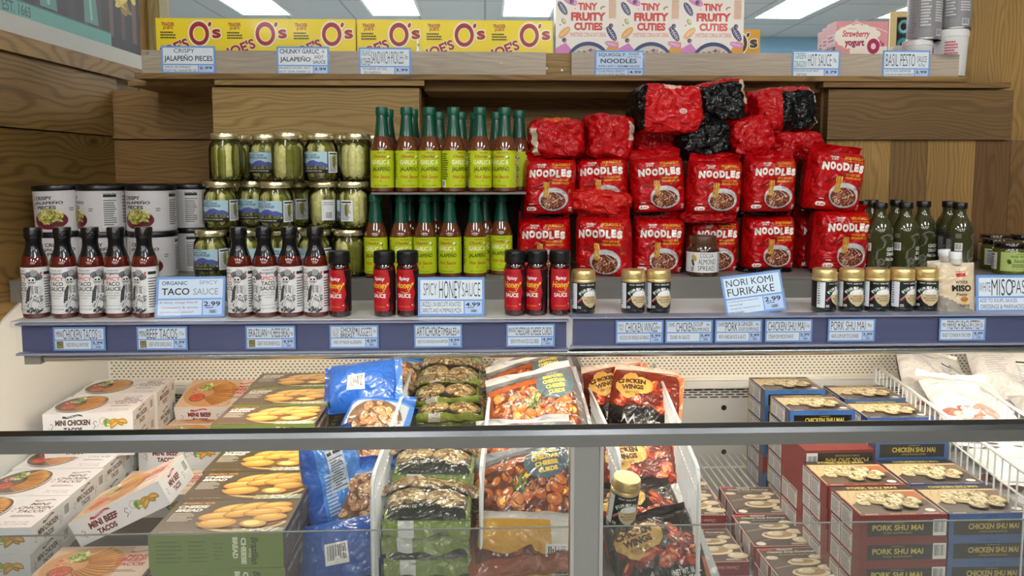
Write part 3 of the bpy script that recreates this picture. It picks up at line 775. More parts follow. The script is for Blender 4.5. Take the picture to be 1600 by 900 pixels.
# ---- honey sauce
def make_honey():
    t=empty('honey_sauce_bottle'); tag(t,None,'sauce bottle'); r=.0236
    cylpart('bottle_body',[(r-.004,0),(r-.0006,.002),(r,.006),(r,.107),(r-.0016,.112),(r-.004,.1165)],mat('dark_honey_glass',(52,12,10),.08,spec=.7,coat=.5),t)
    hcap=cylpart('cap',[(r-.0005,.1165),(r+.0003,.118),(r,.138),(r-.001,.1425),(r-.003,.1435)],BLACKP,t)
    mb=MB(); mb.box(-.007,.007,-r-.001,-r+.004,.132,.1355,(20,20,22)); mb.build('cap_tab',BLACKP,hcap)
    A=Art(); 
    A.poly([(.020,.012),(.027,.012),(.031,.04),(.030,.103),(.020,.103),(.0255,.08),(.022,.066),(.0265,.052),(.021,.036),(.0245,.024)],(20,10,12))
    A.rect(.0385,.0575,.017,.0915,(20,10,12)); A.poly([(-.027,.012),(-.022,.012),(-.025,.03),(-.0225,.05),(-.026,.07),(-.023,.103),(-.03,.103)],(20,10,12)); A.rect(-.044,.0575,.03,.0915,(20,10,12))
    A.text("TRADER JOE'S",0,.094,.024,.0032,(110,12,24),.02); A.text('Spicy',.001,.0835,.024,.0095,WH,.03); A.text('Honey',0,.068,.040,.0175,(240,196,52),.02,shear=.25); A.line([(.008,.062),(.012,.056),(.004,.053),(-.006,.056)],.0014,(240,196,52)); A.poly([(.016,.074),(.022,.0765),(.021,.070)],(240,196,52))
    A.text('SAUCE',0,.047,.030,.009,WH,.03); A.text('NET WT. 12 OZ (340g)',0,.0225,.026,.0034,(226,150,44),.02); A.ell(.0185,.0265,.0015,.0015,WH,n=8)
    full_label('label',r+.0002,.0135,.104,(186,16,32),A,GLOSSLAB,t)
    return proto('honey',t)
make_honey()
for px,a,l in ((532,-20,'alone beside the last taco sauce'),(601.5,-24,'left of the pair by the spicy honey price card'),(637.5,-16,'touching the spicy honey price card'),
               (805,-22,'first of the three left of the gold-capped seasoning'),(838.5,-34,'middle of the three left of the gold-capped seasoning'),(874.5,0,'nearest the gold-capped seasoning, lettering straight ahead')):
    put('honey',(PY(px,470,1.655).x,1.655,ZD),(0,0,R(a)),'red spicy honey sauce bottle, '+l,'red spicy honey sauce bottles')

# ---- furikake shakers
def make_furi():
    t=empty('seasoning_shaker'); tag(t,None,'seasoning jar'); r=.0262
    cylpart('jar_body',[(r-.003,0),(r-.0005,.002),(r,.005),(r,.071),(r-.002,.0735)],mat('seaweed_glass',(34,40,36),.08,spec=.7,coat=.6,bump=(260,.5)),t)
    fcap=cylpart('cap',[(r-.001,.0715),(r+.0006,.0725),(r+.0006,.077),(r-.0006,.0785),(r+.0003,.080),(r-.0002,.0955),(r-.002,.098)],GOLD,t,seg=48)
    mb=MB(); mb.box(-.008,.008,-r-.0016,-r+.003,.0885,.0915,(205,172,96)); mb.build('cap_tab',GOLD,fcap)
    A=Art(); W2=R(62)*r
    A.rect(-(W2+.0085),.0415,.0175,.057,(226,232,236)); A.rect(W2+.0085,.0415,.0175,.057,(226,232,236)); A.micro(-(W2+.016),.02,.006,.05,9,(90,92,94),3)
    A.text("TRADER JOE'S",-.015,.0665,.012,.003,WH,.02); A.text('NORI KOMI',.004,.0668,.020,.0036,WH,.02)
    A.ring(0,.0305,.0262,.030,.0062,(22,92,62),24,30,150)
    A.arc('FURIKAKE',0,.0305,.0268,90,112,.0062,WH,.03)
    A.poly([(-.026,.028),(.002,.056),(.0035,.0545),(-.0245,.0262)],(206,46,56)); A.line([(-.0262,.0295),(.0012,.0568)],.0008,WH)
    A.ell(.003,.0435,.0165,.0105,(240,240,238),n=22); A.blobs(.003,.045,.0165,.008,40,((255,255,253),(222,224,226),(246,246,246)),.0009,.0016,2)
    A.ell(.003,.0425,.0198,.0245,(206,186,142),n=30,a0=180,a1=360); A.rect(.003,.0185,.010,.004,(206,186,142))
    A.text('JAPANESE',.003,.0385,.020,.0032,(70,56,40),.02); A.text('MULTI-PURPOSE',.003,.0335,.028,.0034,(70,56,40),.02); A.text('SEASONING',.003,.0285,.020,.0032,(70,56,40),.02); A.micro(-.026,.014,.010,.006,2,WH,3)
    full_label('label',r+.0002,.0125,.0708,(12,14,16),A,GLOSSLAB,t)
    return proto('furikake',t)
make_furi()
FG='gold-capped seasoning shakers'
for px,a,l in ((911.5,22,'alone beside the red honey sauces'),(989,16,'left of the pair in mid shelf'),(1028.5,13,'right of the pair in mid shelf'),
               (1287,42,'first of the row of five, white side showing'),(1329,-2,'second of the row of five'),(1368.5,2,'third of the row of five'),(1407.5,24,'fourth of the row of five'),(1445.5,-14,'last of the row of five, beside the miso pouch')):
    put('furikake',(PY(px,470,1.665).x,1.665,ZD),(0,0,R(a)),'gold-capped black seasoning shaker '+l,FG)

# ---- pickle jars
SKIN,FLESH=(122,122,46),(232,228,176)
GLASSJ=clear('pickle_glass',(.95,.955,.80),1.45,.01,(150,150,80),rough=.03)
def spear_mesh(seed,long=.086,rad=.0125):
    mb=MB(); n=12; seg=10; rn=random.Random(seed)
    prof=[]
    for j in range(n+1):
        s=j/n; rr=rad*(1-abs(2*s-1)**4)**.5*rn.uniform(.94,1.04)+.0008; prof.append((rr,long*s))
    k0=len(mb.v)
    bend=rn.uniform(-.006,.006)
    for r_,z in prof:
        for i in range(seg):
            a=2*math.pi*i/seg; mb.v.append((r_*math.sin(a)+bend*math.sin(math.pi*z/long),-.72*r_*math.cos(a),z))
    for j in range(n):
        for i in range(seg):
            i2=(i+1)%seg; fr=math.cos(2*math.pi*(i+.5)/seg)
            t=max(0,min(1,(fr+.15)/.5)); v=rn.uniform(.93,1.05)
            c=tuple(max(0,min(255,(SKIN[q]*(1-t)+FLESH[q]*t)*v)) for q in range(3))
            mb.face((k0+j*seg+i,k0+j*seg+i2,k0+(j+1)*seg+i2,k0+(j+1)*seg+i),rgb(c))
    mb.face(tuple(k0+i for i in reversed(range(seg))),rgb(SKIN)); mb.face(tuple(k0+n*seg+i for i in range(seg)),rgb(SKIN))
    return mb.mesh('pickle_spear',printed('pickle_flesh',.35),60)
SPEARS=[spear_mesh(i,.084+.003*(i%3),.0125+.001*(i%2)) for i in range(4)]
def make_jar(key,labelled,seed):
    t=empty('pickle_jar'); tag(t,None,'jar'); rn=random.Random(seed); r=.0405
    gl_=cylpart('glass',[(r-.006,0),(r-.002,.0015),(r,.006),(r,.082),(r-.0015,.090),(r-.006,.098),(.0335,.104)],GLASSJ,t)
    cylpart('lid',[(.0345,.1035),(.0368,.104),(.0372,.106),(.0368,.1165),(.0355,.1185),(.033,.1185),(.031,.1175)],LIDG,t,seg=44,ridge=(.105,.116,.012))
    cylpart('brine',[(.020,.004),(.0225,.006),(.0225,.098),(.019,.1)],mat('brine_dark',(104,102,34),.4),gl_,seg=16)
    nsp=9
    for i in range(nsp):
        a=2*math.pi*i/nsp+rn.uniform(-.12,.12); o=bpy.data.objects.new('pickle_spear',SPEARS[rn.randrange(4)]); COL.objects.link(o); o.parent=t
        q=.0258; o.location=(q*math.sin(a),-q*math.cos(a),.006+rn.uniform(0,.006)); o.rotation_euler=(0,0,a+rn.choice((0,0,0,.8,-.8,2.4)))
    mb=MB()
    for i in range(34):
        a=rn.uniform(0,6.28); q=rn.uniform(.030,.0365); c=(q*math.sin(a),-q*math.cos(a),.006+rn.uniform(0,.010))
        mb.lathe([(.0008,-.0016),(.0022,0),(.0008,.0016)],6,rn.choice(((206,200,130),(188,178,96),(226,220,160))),c=c)
    sd=mb.build('garlic_bits',printed('pickle_flesh',.35),t); sd['kind']='stuff'
    if labelled:
        A=Art()
        A.rect(0,.058,.088,.030,(176,210,220)); A.poly([(-.044,.040),(-.032,.047),(-.014,.044),(-.002,.051),(.010,.053),(.022,.048),(.030,.049),(.044,.043),(.044,.034),(-.044,.034)],(86,92,160))
        A.poly([(-.044,.047),(-.038,.046),(-.026,.036),(-.044,.034)],(40,60,44)); A.blobs(0,.032,.042,.006,46,((70,90,44),(48,62,34),(150,134,60),(104,110,58),(176,156,84)),.0014,.0036,2,(1.4,3)); A.rect(0,.0255,.088,.009,(24,26,24))
        A.text("TRADER JOE'S",-.004,.0705,.022,.003,(40,60,90),.02); A.text('ORGANIC KOSHER',-.004,.0655,.046,.0048,(40,62,104),.02); A.text('SANDWICH PICKLES',-.004,.0592,.060,.0056,(34,54,96),.03); A.text('Sweet & Tart',-.004,.0545,.018,.0028,(60,80,110))
        A.text('NET WT. 24 FL OZ (1 PT 8 FL OZ)',0,.0255,.060,.0035,WH,.02)
        wraplabel('label',r+.0003,.022,.073,-62,62,(176,210,220),A,GLOSSLAB,t)
        B=Art(); B.facts(.0625,.0475,.030,.052,9,(222,226,226))
        wraplabel('nutrition_label',r+.0004,.0215,.0735,66,112,(222,226,226),B,GLOSSLAB,t)
    elif key=='jar_back':
        B=Art(); B.text('REFRIGERATE',0,.0665,.022,.0028,(40,50,60),.02); B.text('AFTER OPENING',0,.0615,.024,.0028,(40,50,60),.02); B.barcode(0,.034,.02,.022,4)
        wraplabel('back_label',r+.0004,.022,.073,-24,24,(222,226,226),B,GLOSSLAB,t)
    return proto(key,t)
make_jar('jar_lab',True,3); make_jar('jar_plain',False,8); make_jar('jar_back',False,5)
JG='jars of sandwich pickles'; JH=.1186
def jar(key,px,Y,lev,rot,l): put(key,(PY(px,330,Y).x,Y,ZT+JH*lev+.0002*lev),(0,0,R(rot)),'gold-lidded pickle jar '+l,JG)
jar('jar_plain',356,1.92,2,0,'on the top layer, first at the cardboard side, unlabelled spears showing')
jar('jar_plain',374,2.02,2,40,'on the top layer, behind the first one')
jar('jar_lab',418,1.985,2,-18,'on the top layer, second, label partly hidden')
jar('jar_plain',453,1.89,2,60,'on the top layer, third, plain glass in front of its neighbour')
jar('jar_lab',504,1.92,2,-30,'on the top layer, fourth, label and nutrition panel showing')
jar('jar_plain',558,1.93,2,110,'on the top layer, last before the hot sauce, unlabelled')
jar('jar_plain',540,2.03,2,10,'on the top layer, back row between fourth and fifth')
jar('jar_plain',582,2.04,2,75,'on the top layer, back row behind the last one')
jar('jar_lab',346,1.92,1,-20,'on the middle layer, first at the cardboard side')
jar('jar_lab',396,1.985,1,-12,'on the middle layer, second, tucked behind the third')
jar('jar_lab',432,1.87,1,-28,'on the middle layer, third, nearest to the viewer')
jar('jar_lab',466,1.985,1,-62,'on the middle layer, fourth, half hidden')
jar('jar_back',507,1.93,1,26,'on the middle layer, fifth, barcode label showing')
jar('jar_lab',553,1.90,1,-105,'on the middle layer, last before the hot sauce, nutrition label showing')
jar('jar_lab',328,1.89,0,-22,'on the bottom layer, at the cardboard side above the taco card')
jar('jar_lab',383,1.90,0,-10,'on the bottom layer, second, behind the taco bottles')
jar('jar_lab',437,1.92,0,-16,'on the bottom layer, third, behind the taco bottles')
jar('jar_lab',492,1.90,0,-30,'on the bottom layer, fourth, behind the taco bottles')
jar('jar_plain',545,1.90,0,60,'on the bottom layer, last, unlabelled beside the hot sauce')
jar('jar_plain',340,2.03,1,0,'on the middle layer, back row first')
jar('jar_plain',520,2.03,1,0,'on the middle layer, back row last')
jar('jar_plain',350,2.0,0,0,'on the bottom layer, back row first')
jar('jar_plain',410,2.01,0,0,'on the bottom layer, back row second')
jar('jar_plain',465,2.01,0,0,'on the bottom layer, back row third')
jar('jar_plain',520,2.01,0,0,'on the bottom layer, back row fourth')

# ---- green-capped hot sauce
def make_hot():
    t=empty('hot_sauce_bottle'); tag(t,None,'sauce bottle'); r=.0288
    cylpart('bottle_body',[(r-.005,0),(r-.001,.002),(r,.007),(r,.103),(r-.0015,.110),(.0245,.121),(.0195,.132),(.0168,.140)],mat('brown_sauce_glass',(104,54,24),.07,spec=.7,coat=.5),t)
    cylpart('neck_sleeve',[(.0184,.1355),(.0176,.142),(.0148,.165),(.0132,.186)],mat('green_sleeve',(6,74,54),.25,coat=.4),t)
    cylpart('cap',[(.0132,.1862),(.0150,.1868),(.0152,.189),(.0149,.2045),(.0140,.206)],mat('green_cap',(8,84,62),.32),t)
    A=Art()
    A.text("TRADER JOE'S",.003,.0945,.022,.0032,(50,46,20),.02); A.text('Chunky',-.003,.0855,.034,.0092,(170,84,30),.03,shear=.2)
    A.ell(.0205,.0835,.0045,.0022,(30,40,24)); A.ell(.0190,.0855,.003,.0032,(244,244,232)); 
    A.text('GARLIC &',.0,.0725,.046,.0110,(238,240,180),.03); A.text('JALAPEÑO',.001,.0555,.047,.0150,(40,46,20),.02); A.text('Hot Sauce',.001,.0375,.044,.0085,(176,70,26),.02,shear=.25)
    A.ell(0,.027,.0013,.0018,(120,110,30),n=8); A.text('NET 10 FL OZ (296mL)',0,.0155,.034,.0036,(50,52,20),.02)
    A.micro(-.052,.03,.02,.065,12,(70,80,24),5); A.barcode(-.046,.020,.012,.016,3); A.facts(.052,.055,.016,.074,6,(214,220,190)); 
    full_label('label',r+.0002,.0108,.1005,(186,202,28),A,GLOSSLAB,t)
    return proto('hot',t)
make_hot()
HG='green-capped hot sauce bottles'; ZU=ZT+.2125
for i,(px,a) in enumerate(((597.5,-2),(636,16),(671.5,0),(709,38),(750,14),(788.5,-28))):
    put('hot',(PY(px,250,1.87).x,1.87,ZU),(0,0,R(a)),f'green-capped hot sauce, front of upper row, {ORD[i]} from the pickle jars',HG)
for i,(px,a) in enumerate(((607,0),(645,0),(686,0),(720,0),(743,0),(776,0),(811,-50))):
    Yb=(1.945,1.945,2.03,2.03,2.06,2.03,1.97)[i]
    put('hot',(PY(px,250,Yb).x,Yb,ZU),(0,0,R(a)),f'green-capped hot sauce, behind the upper row, {ORD[i]} from the pickle jars',HG)
for i,(px,a,Y) in enumerate(((587,-4,1.885),(627,18,1.885),(664,-6,1.885),(703,-14,1.885),(742.5,12,1.885),(783,-8,1.93))):
    put('hot',(PY(px,370,Y).x,Y,ZT),(0,0,R(a)),f'green-capped hot sauce on the lower step, {ORD[i]} from the pickle jars',HG)
for i,(px,Y) in enumerate(((640,1.965),(680,1.965),(757,1.955))):
    put('hot',(PY(px,370,Y).x,Y,ZT),(0,0,0),f'green-capped hot sauce in the dark under the riser, {ORD[i]} from the pickle jars',HG)
t=empty('riser_stand'); tag(t,'dark riser stand carrying the upper row of hot sauce bottles','stand')
xa,xb=PY(580,306,1.84).x,PY(822,306,1.84).x
mb=MB(); mb.box(xa,xb,1.838,2.13,ZU-.0055,ZU-.0005,(92,86,78),cols=dict(front=(120,112,104))); mb.build('plate',printed('stand_paint',.4),t)
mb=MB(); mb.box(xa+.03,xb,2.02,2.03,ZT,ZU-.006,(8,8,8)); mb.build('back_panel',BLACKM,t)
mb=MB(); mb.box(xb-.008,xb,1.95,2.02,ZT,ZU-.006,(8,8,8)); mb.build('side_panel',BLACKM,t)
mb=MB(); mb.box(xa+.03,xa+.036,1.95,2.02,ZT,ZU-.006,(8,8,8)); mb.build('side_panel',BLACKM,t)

# ---- green dragon bottles
def make_dragon():
    t=empty('green_sauce_bottle'); tag(t,None,'sauce bottle'); r=.0335
    cylpart('bottle_body',[(r-.006,0),(r-.0015,.002),(r,.008),(r,.108),(r-.002,.118),(.027,.131),(.0185,.144),(.0152,.154),(.0150,.168)],mat('green_sauce_glass',(62,62,30),.07,spec=.7,coat=.5),t)
    cylpart('cap',[(.0155,.1665),(.0172,.167),(.0174,.169),(.0172,.181),(.016,.1825)],BLACKP,t,seg=44,ridge=(.169,.181,.015))
    A=Art(); w=(136,140,130)
    P=[(-.030,.012),(-.024,.022),(-.027,.034),(-.020,.042),(-.012,.036),(-.014,.026),(-.020,.028)]
    def band(pts,wd,c):
        for d in (-wd,-wd*.33,wd*.33,wd): A.line([(p[0]+d*.6,p[1]+d*.5) for p in pts],.0007,c)
    big=[(-.020,.030),(-.030,.042),(-.028,.060),(-.014,.070),(-.010,.084),(-.020,.097),(-.006,.103),(.008,.099),(.012,.089)]
    band(big,.0036,w); band(P,.0028,w)
    for i in range(12): A.line([(-.034+.003*i,.012+.002*math.sin(i)),(-.032+.003*i,.020+.004*math.sin(i*2.1))],.0006,w)
    for i in range(8):
        a=i*.8; A.line([(.012+.006*math.cos(a),.09+.006*math.sin(a)),(.012+.011*math.cos(a),.092+.009*math.sin(a))],.0006,w)
    A.text("TRADER JOE'S",.014,.0915,.016,.0045,w,.02); A.text('GREEN',.010,.0655,.033,.0095,(232,232,228),.03); A.text('DRAGON',.012,.0535,.035,.0085,(232,232,228),.03); A.text('Hot Sauce',.008,.0405,.034,.009,(232,232,228),.02,shear=.25); A.micro(.0,.012,.03,.004,1,w,3)
    A.facts(-.076,.078,.018,.05,4,(64,66,62),(190,190,186)); A.barcode(-.052,.070,.017,.020,5); A.micro(-.06,.092,.018,.012,4,w,8); 
    mb=MB(); mb.art(A,cyl(r+.0002),.0045); mb.build('printed_label',GLOSSLAB,t)
    return proto('dragon',t)
make_dragon()
DG='black-capped green hot sauce bottles'
for px,Y,a,l in ((1373,1.90,16,'beside the noodle packs, lettering facing front'),(1413,1.915,32,'second in front, lettering turned away'),(1440.5,1.985,6,'in mid group, set a little behind'),
    (1480,1.99,70,'with its barcode side showing'),(1497,1.905,58,'last in front, beside the pesto gap'),(1347,2.0,0,'half hidden behind the end noodle pack'),(1359.5,2.07,0,'in the back row, first from the noodles'),(1398,2.07,0,'in the back row, second from the noodles'),(1520,2.06,0,'in the back row, hidden by the last front one')):
    if px==1520: continue
    put('dragon',(PY(px,380,Y).x,Y,ZT),(0,0,R(a)),'green hot sauce bottle with line-drawn dragon, '+l,DG)

# ---- pesto jars
def make_pesto():
    t=empty('pesto_jar'); tag(t,None,'jar'); r=.0375
    cylpart('jar_body',[(r-.005,0),(r-.001,.002),(r,.006),(r,.060),(r-.003,.066),(.0335,.069)],mat('pesto_glass',(84,84,24),.08,spec=.6,coat=.5,bump=(200,.3)),t)
    cylpart('lid',[(.0345,.067),(.0362,.068),(.0364,.079),(.035,.081),(.032,.081)],mat('black_lid',(16,16,17),.15,coat=.6),t)
    A=Art(); g=(58,84,36)
    A.text("TRADER JOE'S",0,.0535,.020,.003,g,.02); A.text('BASIL PESTO',0,.0475,.042,.0055,g,.02); A.text('Sauce',0,.037,.030,.0095,g,.015,shear=.2)
    A.ell(-.024,.034,.0045,.0065,g,.4,n=12); A.ell(.024,.034,.0045,.0065,g,-.4,n=12); A.micro(-.018,.019,.036,.010,3,g,4); A.text('NET WT. 6.7 OZ (190g)',0,.0145,.034,.003,g)
    wraplabel('label',r+.0003,.010,.058,-66,66,(176,194,112),A,GLOSSLAB,t)
    B=Art(); B.facts(-.068,.034,.020,.04,5); 
    wraplabel('back_label',r+.0003,.012,.056,-128,-80,(214,220,190),B,GLOSSLAB,t)
    return proto('pesto',t)
make_pesto()
for px,Y,a,l in ((1577,1.885,2,'with green label, in front on the step'),(1556,1.98,50,'behind the front one, white label edge showing'),(1633,1.90,10,'last one, cut off by the timber column side')):
    put('pesto',(PY(px,400,Y).x,Y,ZT),(0,0,R(a)),'black-lidded basil pesto jar '+l,'black-lidded pesto jars')
for px,Y,l in ((1552,2.065,'in the back row'),(1600,2.06,'in the back row, farther along')):
    put('pesto',(PY(px,400,Y).x,Y,ZT+.004),(0,0,0),'black-lidded basil pesto jar '+l,'black-lidded pesto jars')

# ---- cocoa almond spread
t=empty('spread_jar'); tag(t,'cocoa almond spread jar with brown lid, in front of the red noodle packs','jar'); r=.041
cylpart('jar_body',[(r-.006,0),(r-.001,.0025),(r,.008),(r,.066),(r-.003,.074),(.034,.081)],mat('cocoa_glass',(66,40,22),.1,spec=.6,coat=.5),t)
cylpart('lid',[(.0345,.0795),(.0338,.080),(.0342,.082),(.034,.098),(.0325,.1005),(.029,.1005)],mat('brown_lid',(84,52,28),.35),t)
A=Art(); A.text('COCOA',.002,.0535,.034,.011,(60,56,56),.0); A.text('ALMOND',.003,.038,.044,.013,(60,56,56),.0); A.text('SPREAD',.001,.022,.042,.012,(60,56,56),.0)
A.ell(-.030,.047,.006,.009,(196,168,80),.5); A.ell(-.033,.035,.003,.009,(50,44,40),.3); A.micro(-.038,.013,.008,.012,3,BK,2); A.micro(.035,.012,.008,.05,14,(90,92,94),6)
wraplabel('label',r+.0003,.011,.0615,-86,86,(226,228,228),A,GLOSSLAB,t)
t.location=(PY(1096.5,420,1.89).x,1.887,ZT)
t.rotation_euler=(0,0,R(-3))

# ---- miso pouches
def make_miso():
    t=empty('miso_pouch'); tag(t,None,'pouch')
    w,h,d=.084,.112,.030; mb=MB()
    def S(u,v,sgn=1,o=0):
        a,b=2*u/w,2*v/h; e=max(0,1-abs(a)**2.6)**.5*max(0,1-max(0,b)**2.4)**.6
        bot=1.0; y=d/2*e*(1-.25*b)*bot
        return (u, -sgn*(y+o)-.0004*sgn, v+h/2)
    def col(u,v): 
        a,b=2*u/w,2*v/h
        edge=abs(a)>.93 or b>.9
        c=(206,198,182) if edge else (216,196,162)
        if b<-.62-.35*(a) +.0 and b<-.55-.3*a: c=(150,142,128)
        return c
    mb.grid(lambda u,v:S(u,v),-w/2,w/2,26,-h/2,h/2,26,col); mb.grid(lambda u,v:S(u,v,-1),-w/2,w/2,26,-h/2,h/2,10,lambda u,v:(206,190,160),flip=True)
    mb.quadpts([(-w/2,0,0),(w/2,0,0),(w/2,.0,.0),(-w/2,0,0)],rgb((200,190,160)))
    A=Art(); A.text("TRADER JOE'S",.004,.036,.022,.003,(150,40,44),.02); A.poly([(-.006,.032),(.016,.0335),(.017,.026),(-.004,.024)],(190,34,44)); A.text('white',.006,.0145,.028,.009,(60,50,46),.01); A.text('MISO',.006,-.0005,.044,.014,(36,32,32),.05); A.text('Paste',.006,-.014,.024,.006,(70,54,46),.02)
    A.ell(.012,-.027,.009,.008,(222,186,110)); A.ell(.011,-.025,.009,.005,(176,104,52)); A.ell(.011,-.021,.005,.003,(200,130,70)); A.micro(.0,-.042,.030,.006,2,(80,70,60),3)
    mb.art(A,lambda u,v,o:S(u,v,1,o),.006,base=.0005); mb.build('pouch',BAGF,t)
    cylpart('spout',[(.012,.108),(.012,.121)],mat('milky_plastic',(206,202,190),.35),t,seg=20)
    cylpart('cap',[(.0128,.1205),(.0132,.1215),(.0130,.135),(.012,.1365)],mat('white_cap',(232,234,236),.4),t,seg=30,ridge=(.121,.135,.012))
    return proto('miso',t)
make_miso()
put('miso',(PY(1495,470,1.64).x,1.645,ZD),(R(-4),0,R(-2)),'beige white miso paste pouch with white cap in front','miso paste pouches')
put('miso',(PY(1481,470,1.70).x,1.70,ZD),(R(-4),R(-4),0),'beige miso paste pouch behind the front one, only its cap showing','miso paste pouches')
# =================================================================== noodle packs
RED=(184,8,14); REDD=(140,6,12); NBK=(7,7,8); CREAM=(240,226,206)
def ridge(x,y,z,s): return 1-2*abs(mnoise.noise(Vector((x,y,z+s*7.31))))
def pillow(w,h,d,seed=1,amp=.004,p=5,q=7,e=.42,freq=22,skew=0.0):
    def S(u,v,o=0.0,sgn=1):
        a,b=min(1,abs(2*u/w)),min(1,abs(2*v/h)); t=(1-a**p)**e*(1-b**q)**e
        wr=amp*(ridge(u*freq,v*freq,sgn,seed)-.3)*min(1,t*1.4)+amp*.6*mnoise.noise(Vector((u*freq*.4,v*freq*.4,seed*3.7)))
        x=u*(1-.05*b*b*(1-t))+skew*v
        return (x, -sgn*(d/2*t+wr+o), v)
    return S
def bag_mesh(name,w,h,d,front,back,art,seed,film,amp=.004,p=5,q=7,e=.42,freq=22,fins=(),nu=30,nv=34,maxlen=.008,skew=0.0,arteps=.00009,base=.0008,backart=None):
    S=pillow(w,h,d,seed,amp,p,q,e,freq,skew); mb=MB(); rn=random.Random(seed)
    cs=lambda t:math.copysign(1-(1-abs(t))**1.5,t)
    mb.grid(lambda s,t:S(cs(s)*w/2,cs(t)*h/2,0,1),-1,1,nu,-1,1,nv,lambda s,t:front(cs(s),cs(t)))
    mb.grid(lambda s,t:S(cs(s)*w/2,cs(t)*h/2,0,-1),-1,1,nu,-1,1,nv,lambda s,t:back(cs(s),cs(t)),flip=True)
    if art: mb.art(art,lambda u,v,o:S(u,v,o,1),maxlen,base=base,eps=arteps)
    if backart: mb.art(backart,lambda u,v,o:(lambda q:(q[0],q[1],q[2]))(S(-u,v,o,-1)),maxlen,base=base,eps=arteps)
    for side,L,c in fins:
        ph=rn.uniform(0,6); k=rn.uniform(30,50)
        def F(u,v,side=side,L=L,ph=ph,k=k):
            if side in 'tb':
                sg=1 if side=='t' else -1; x=u*w*.47; y=.004*math.sin(k*x+ph)*(.3+v)+.006*mnoise.noise(Vector((x*30,v*2,seed)))*v - (.010*v*v if side=='t' else 0)
                return (x+skew*sg*h/2,y,sg*(h/2-.003+L*v*(1+.25*mnoise.noise(Vector((x*22,3,seed))))))
            sg=1 if side=='r' else -1; z=u*h*.47; y=.003*math.sin(k*z+ph)*(.3+v)
            return (sg*(w/2-.003+L*v),y,z)
        fl = side in 'br'
        mb.grid(F,-1,1,24,0,1,4,lambda u,v,c=c:c); mb.grid(lambda u,v,F=F:(F(u,v)[0],F(u,v)[1]+.0006,F(u,v)[2]),-1,1,24,0,1,4,lambda u,v,c=c:c,flip=True)
    return mb.mesh(name,film,180)
def noodle_art():
    A=Art(); Y=(232,160,40); Wt=(240,234,222)
    A.text("TRADER",-.023,.0605,.024,.0048,Wt,.03); A.text("JOE'S",-.024,.0545,.018,.0048,Wt,.03); A.text('SQUIGGLY',.028,.060,.050,.0082,Y,.04); A.text('KNIFE CUT STYLE',.028,.0525,.046,.0038,Y,.02)
    x=-.0545
    for i,(ch,wd) in enumerate(zip('NOODLES',(.0168,.0165,.0165,.0165,.0128,.0132,.0140))):
        A.text(ch,x+wd/2,.0375+(.0012 if i%2 else -.0012),wd*.93,.0200,Wt,.075,rot=(-.03,.03,-.02,.04,-.03,.02,-.03)[i]); x+=wd+.0006
    A.text('WITH SOY AND',.026,.0195,.044,.0056,Y,.04); A.text('SESAME SAUCE',.028,.0115,.044,.0056,Y,.04)
    A.ell(.010,-.036,.038,.0315,(120,10,16),n=28)
    A.ell(.011,-.032,.0385,.0315,(176,170,168),n=30); A.ell(.011,-.031,.0365,.029,(206,202,200),n=30); A.ell(.010,-.036,.0325,.023,(110,48,30),n=26)
    rn=random.Random(4); cols=((196,150,112),(168,104,72),(120,44,30),(214,178,140),(146,72,48),(96,36,26),(224,196,164))
    for i in range(95):
        a=rn.random()*6.28; q=math.sqrt(rn.random()); cx=.010+.028*q*math.cos(a); cy=-.037+.0195*q*math.sin(a); L=rn.uniform(.003,.007); t=rn.random()*3.14
        A.line([(cx-L*math.cos(t),cy-L*math.sin(t)),(cx+.0012,cy+.0012),(cx+L*math.cos(t+.7),cy+L*math.sin(t+.7))],rn.uniform(.0012,.0022),rn.choice(cols))
    A.line([(-.046,-.004),(.006,.0205)],.0016,(84,34,22)); A.line([(-.040,-.006),(.007,.0175)],.0016,(84,34,22))
    for i in range(6):
        x0=-.018+.0024*i; A.line([(x0+.004,.014),(x0+.0026,.006),(x0+.005,-.002),(x0+.002,-.010),(x0+.004,-.018),(x0+.001,-.026)],.0017,((226,170,60),(206,146,48),(236,188,84))[i%3])
    A.line([(.014,-.014),(.030,-.026)],.0012,(230,226,222)); 
    A.ell(-.044,-.058,.0125,.0058,Wt,n=18); A.ell(-.052,-.058,.0058,.0058,Wt,n=12); A.text('4',-.052,-.058,.004,.007,RED,.04); A.micro(-.047,-.0605,.013,.005,2,RED,3); A.micro(-.052,-.047,.016,.004,1,Wt,3)
    A.micro(.052,-.066,.011,.014,3,Wt,6); A.micro(.049,-.014,.012,.008,2,(196,120,50),7)
    return A
NA=noodle_art()
def nfront(a,b): return NBK if b<-.965 else RED
def nback(a,b): return NBK if b<-.93 or abs(a)<.06 else REDD
NOOD=[bag_mesh('noodle_pack',.140,.152,.098,nfront,nback,NA,s,FILM,amp=.0055,freq=19,skew=sk,fins=(('t',fl_,RED),('b',.010,NBK)),maxlen=.006,base=.0011) for s,fl_,sk in ((1,.020,.0),(5,.030,-.03),(9,.022,.025),(14,.026,.04))]
NG='red noodle packs'
def noodle(i,px,py,Y,rz,label,rx=0,ry=0,sc=(1,1,1),pyb=None):
    p=PY(px,py,Y); o=bpy.data.objects.new('noodle_pack',NOOD[i]); COL.objects.link(o); o.location=p; o.rotation_euler=(R(rx),R(ry),R(rz)); o.scale=sc
    tag(o,'red noodle pack '+label,'noodle pack',NG); return o
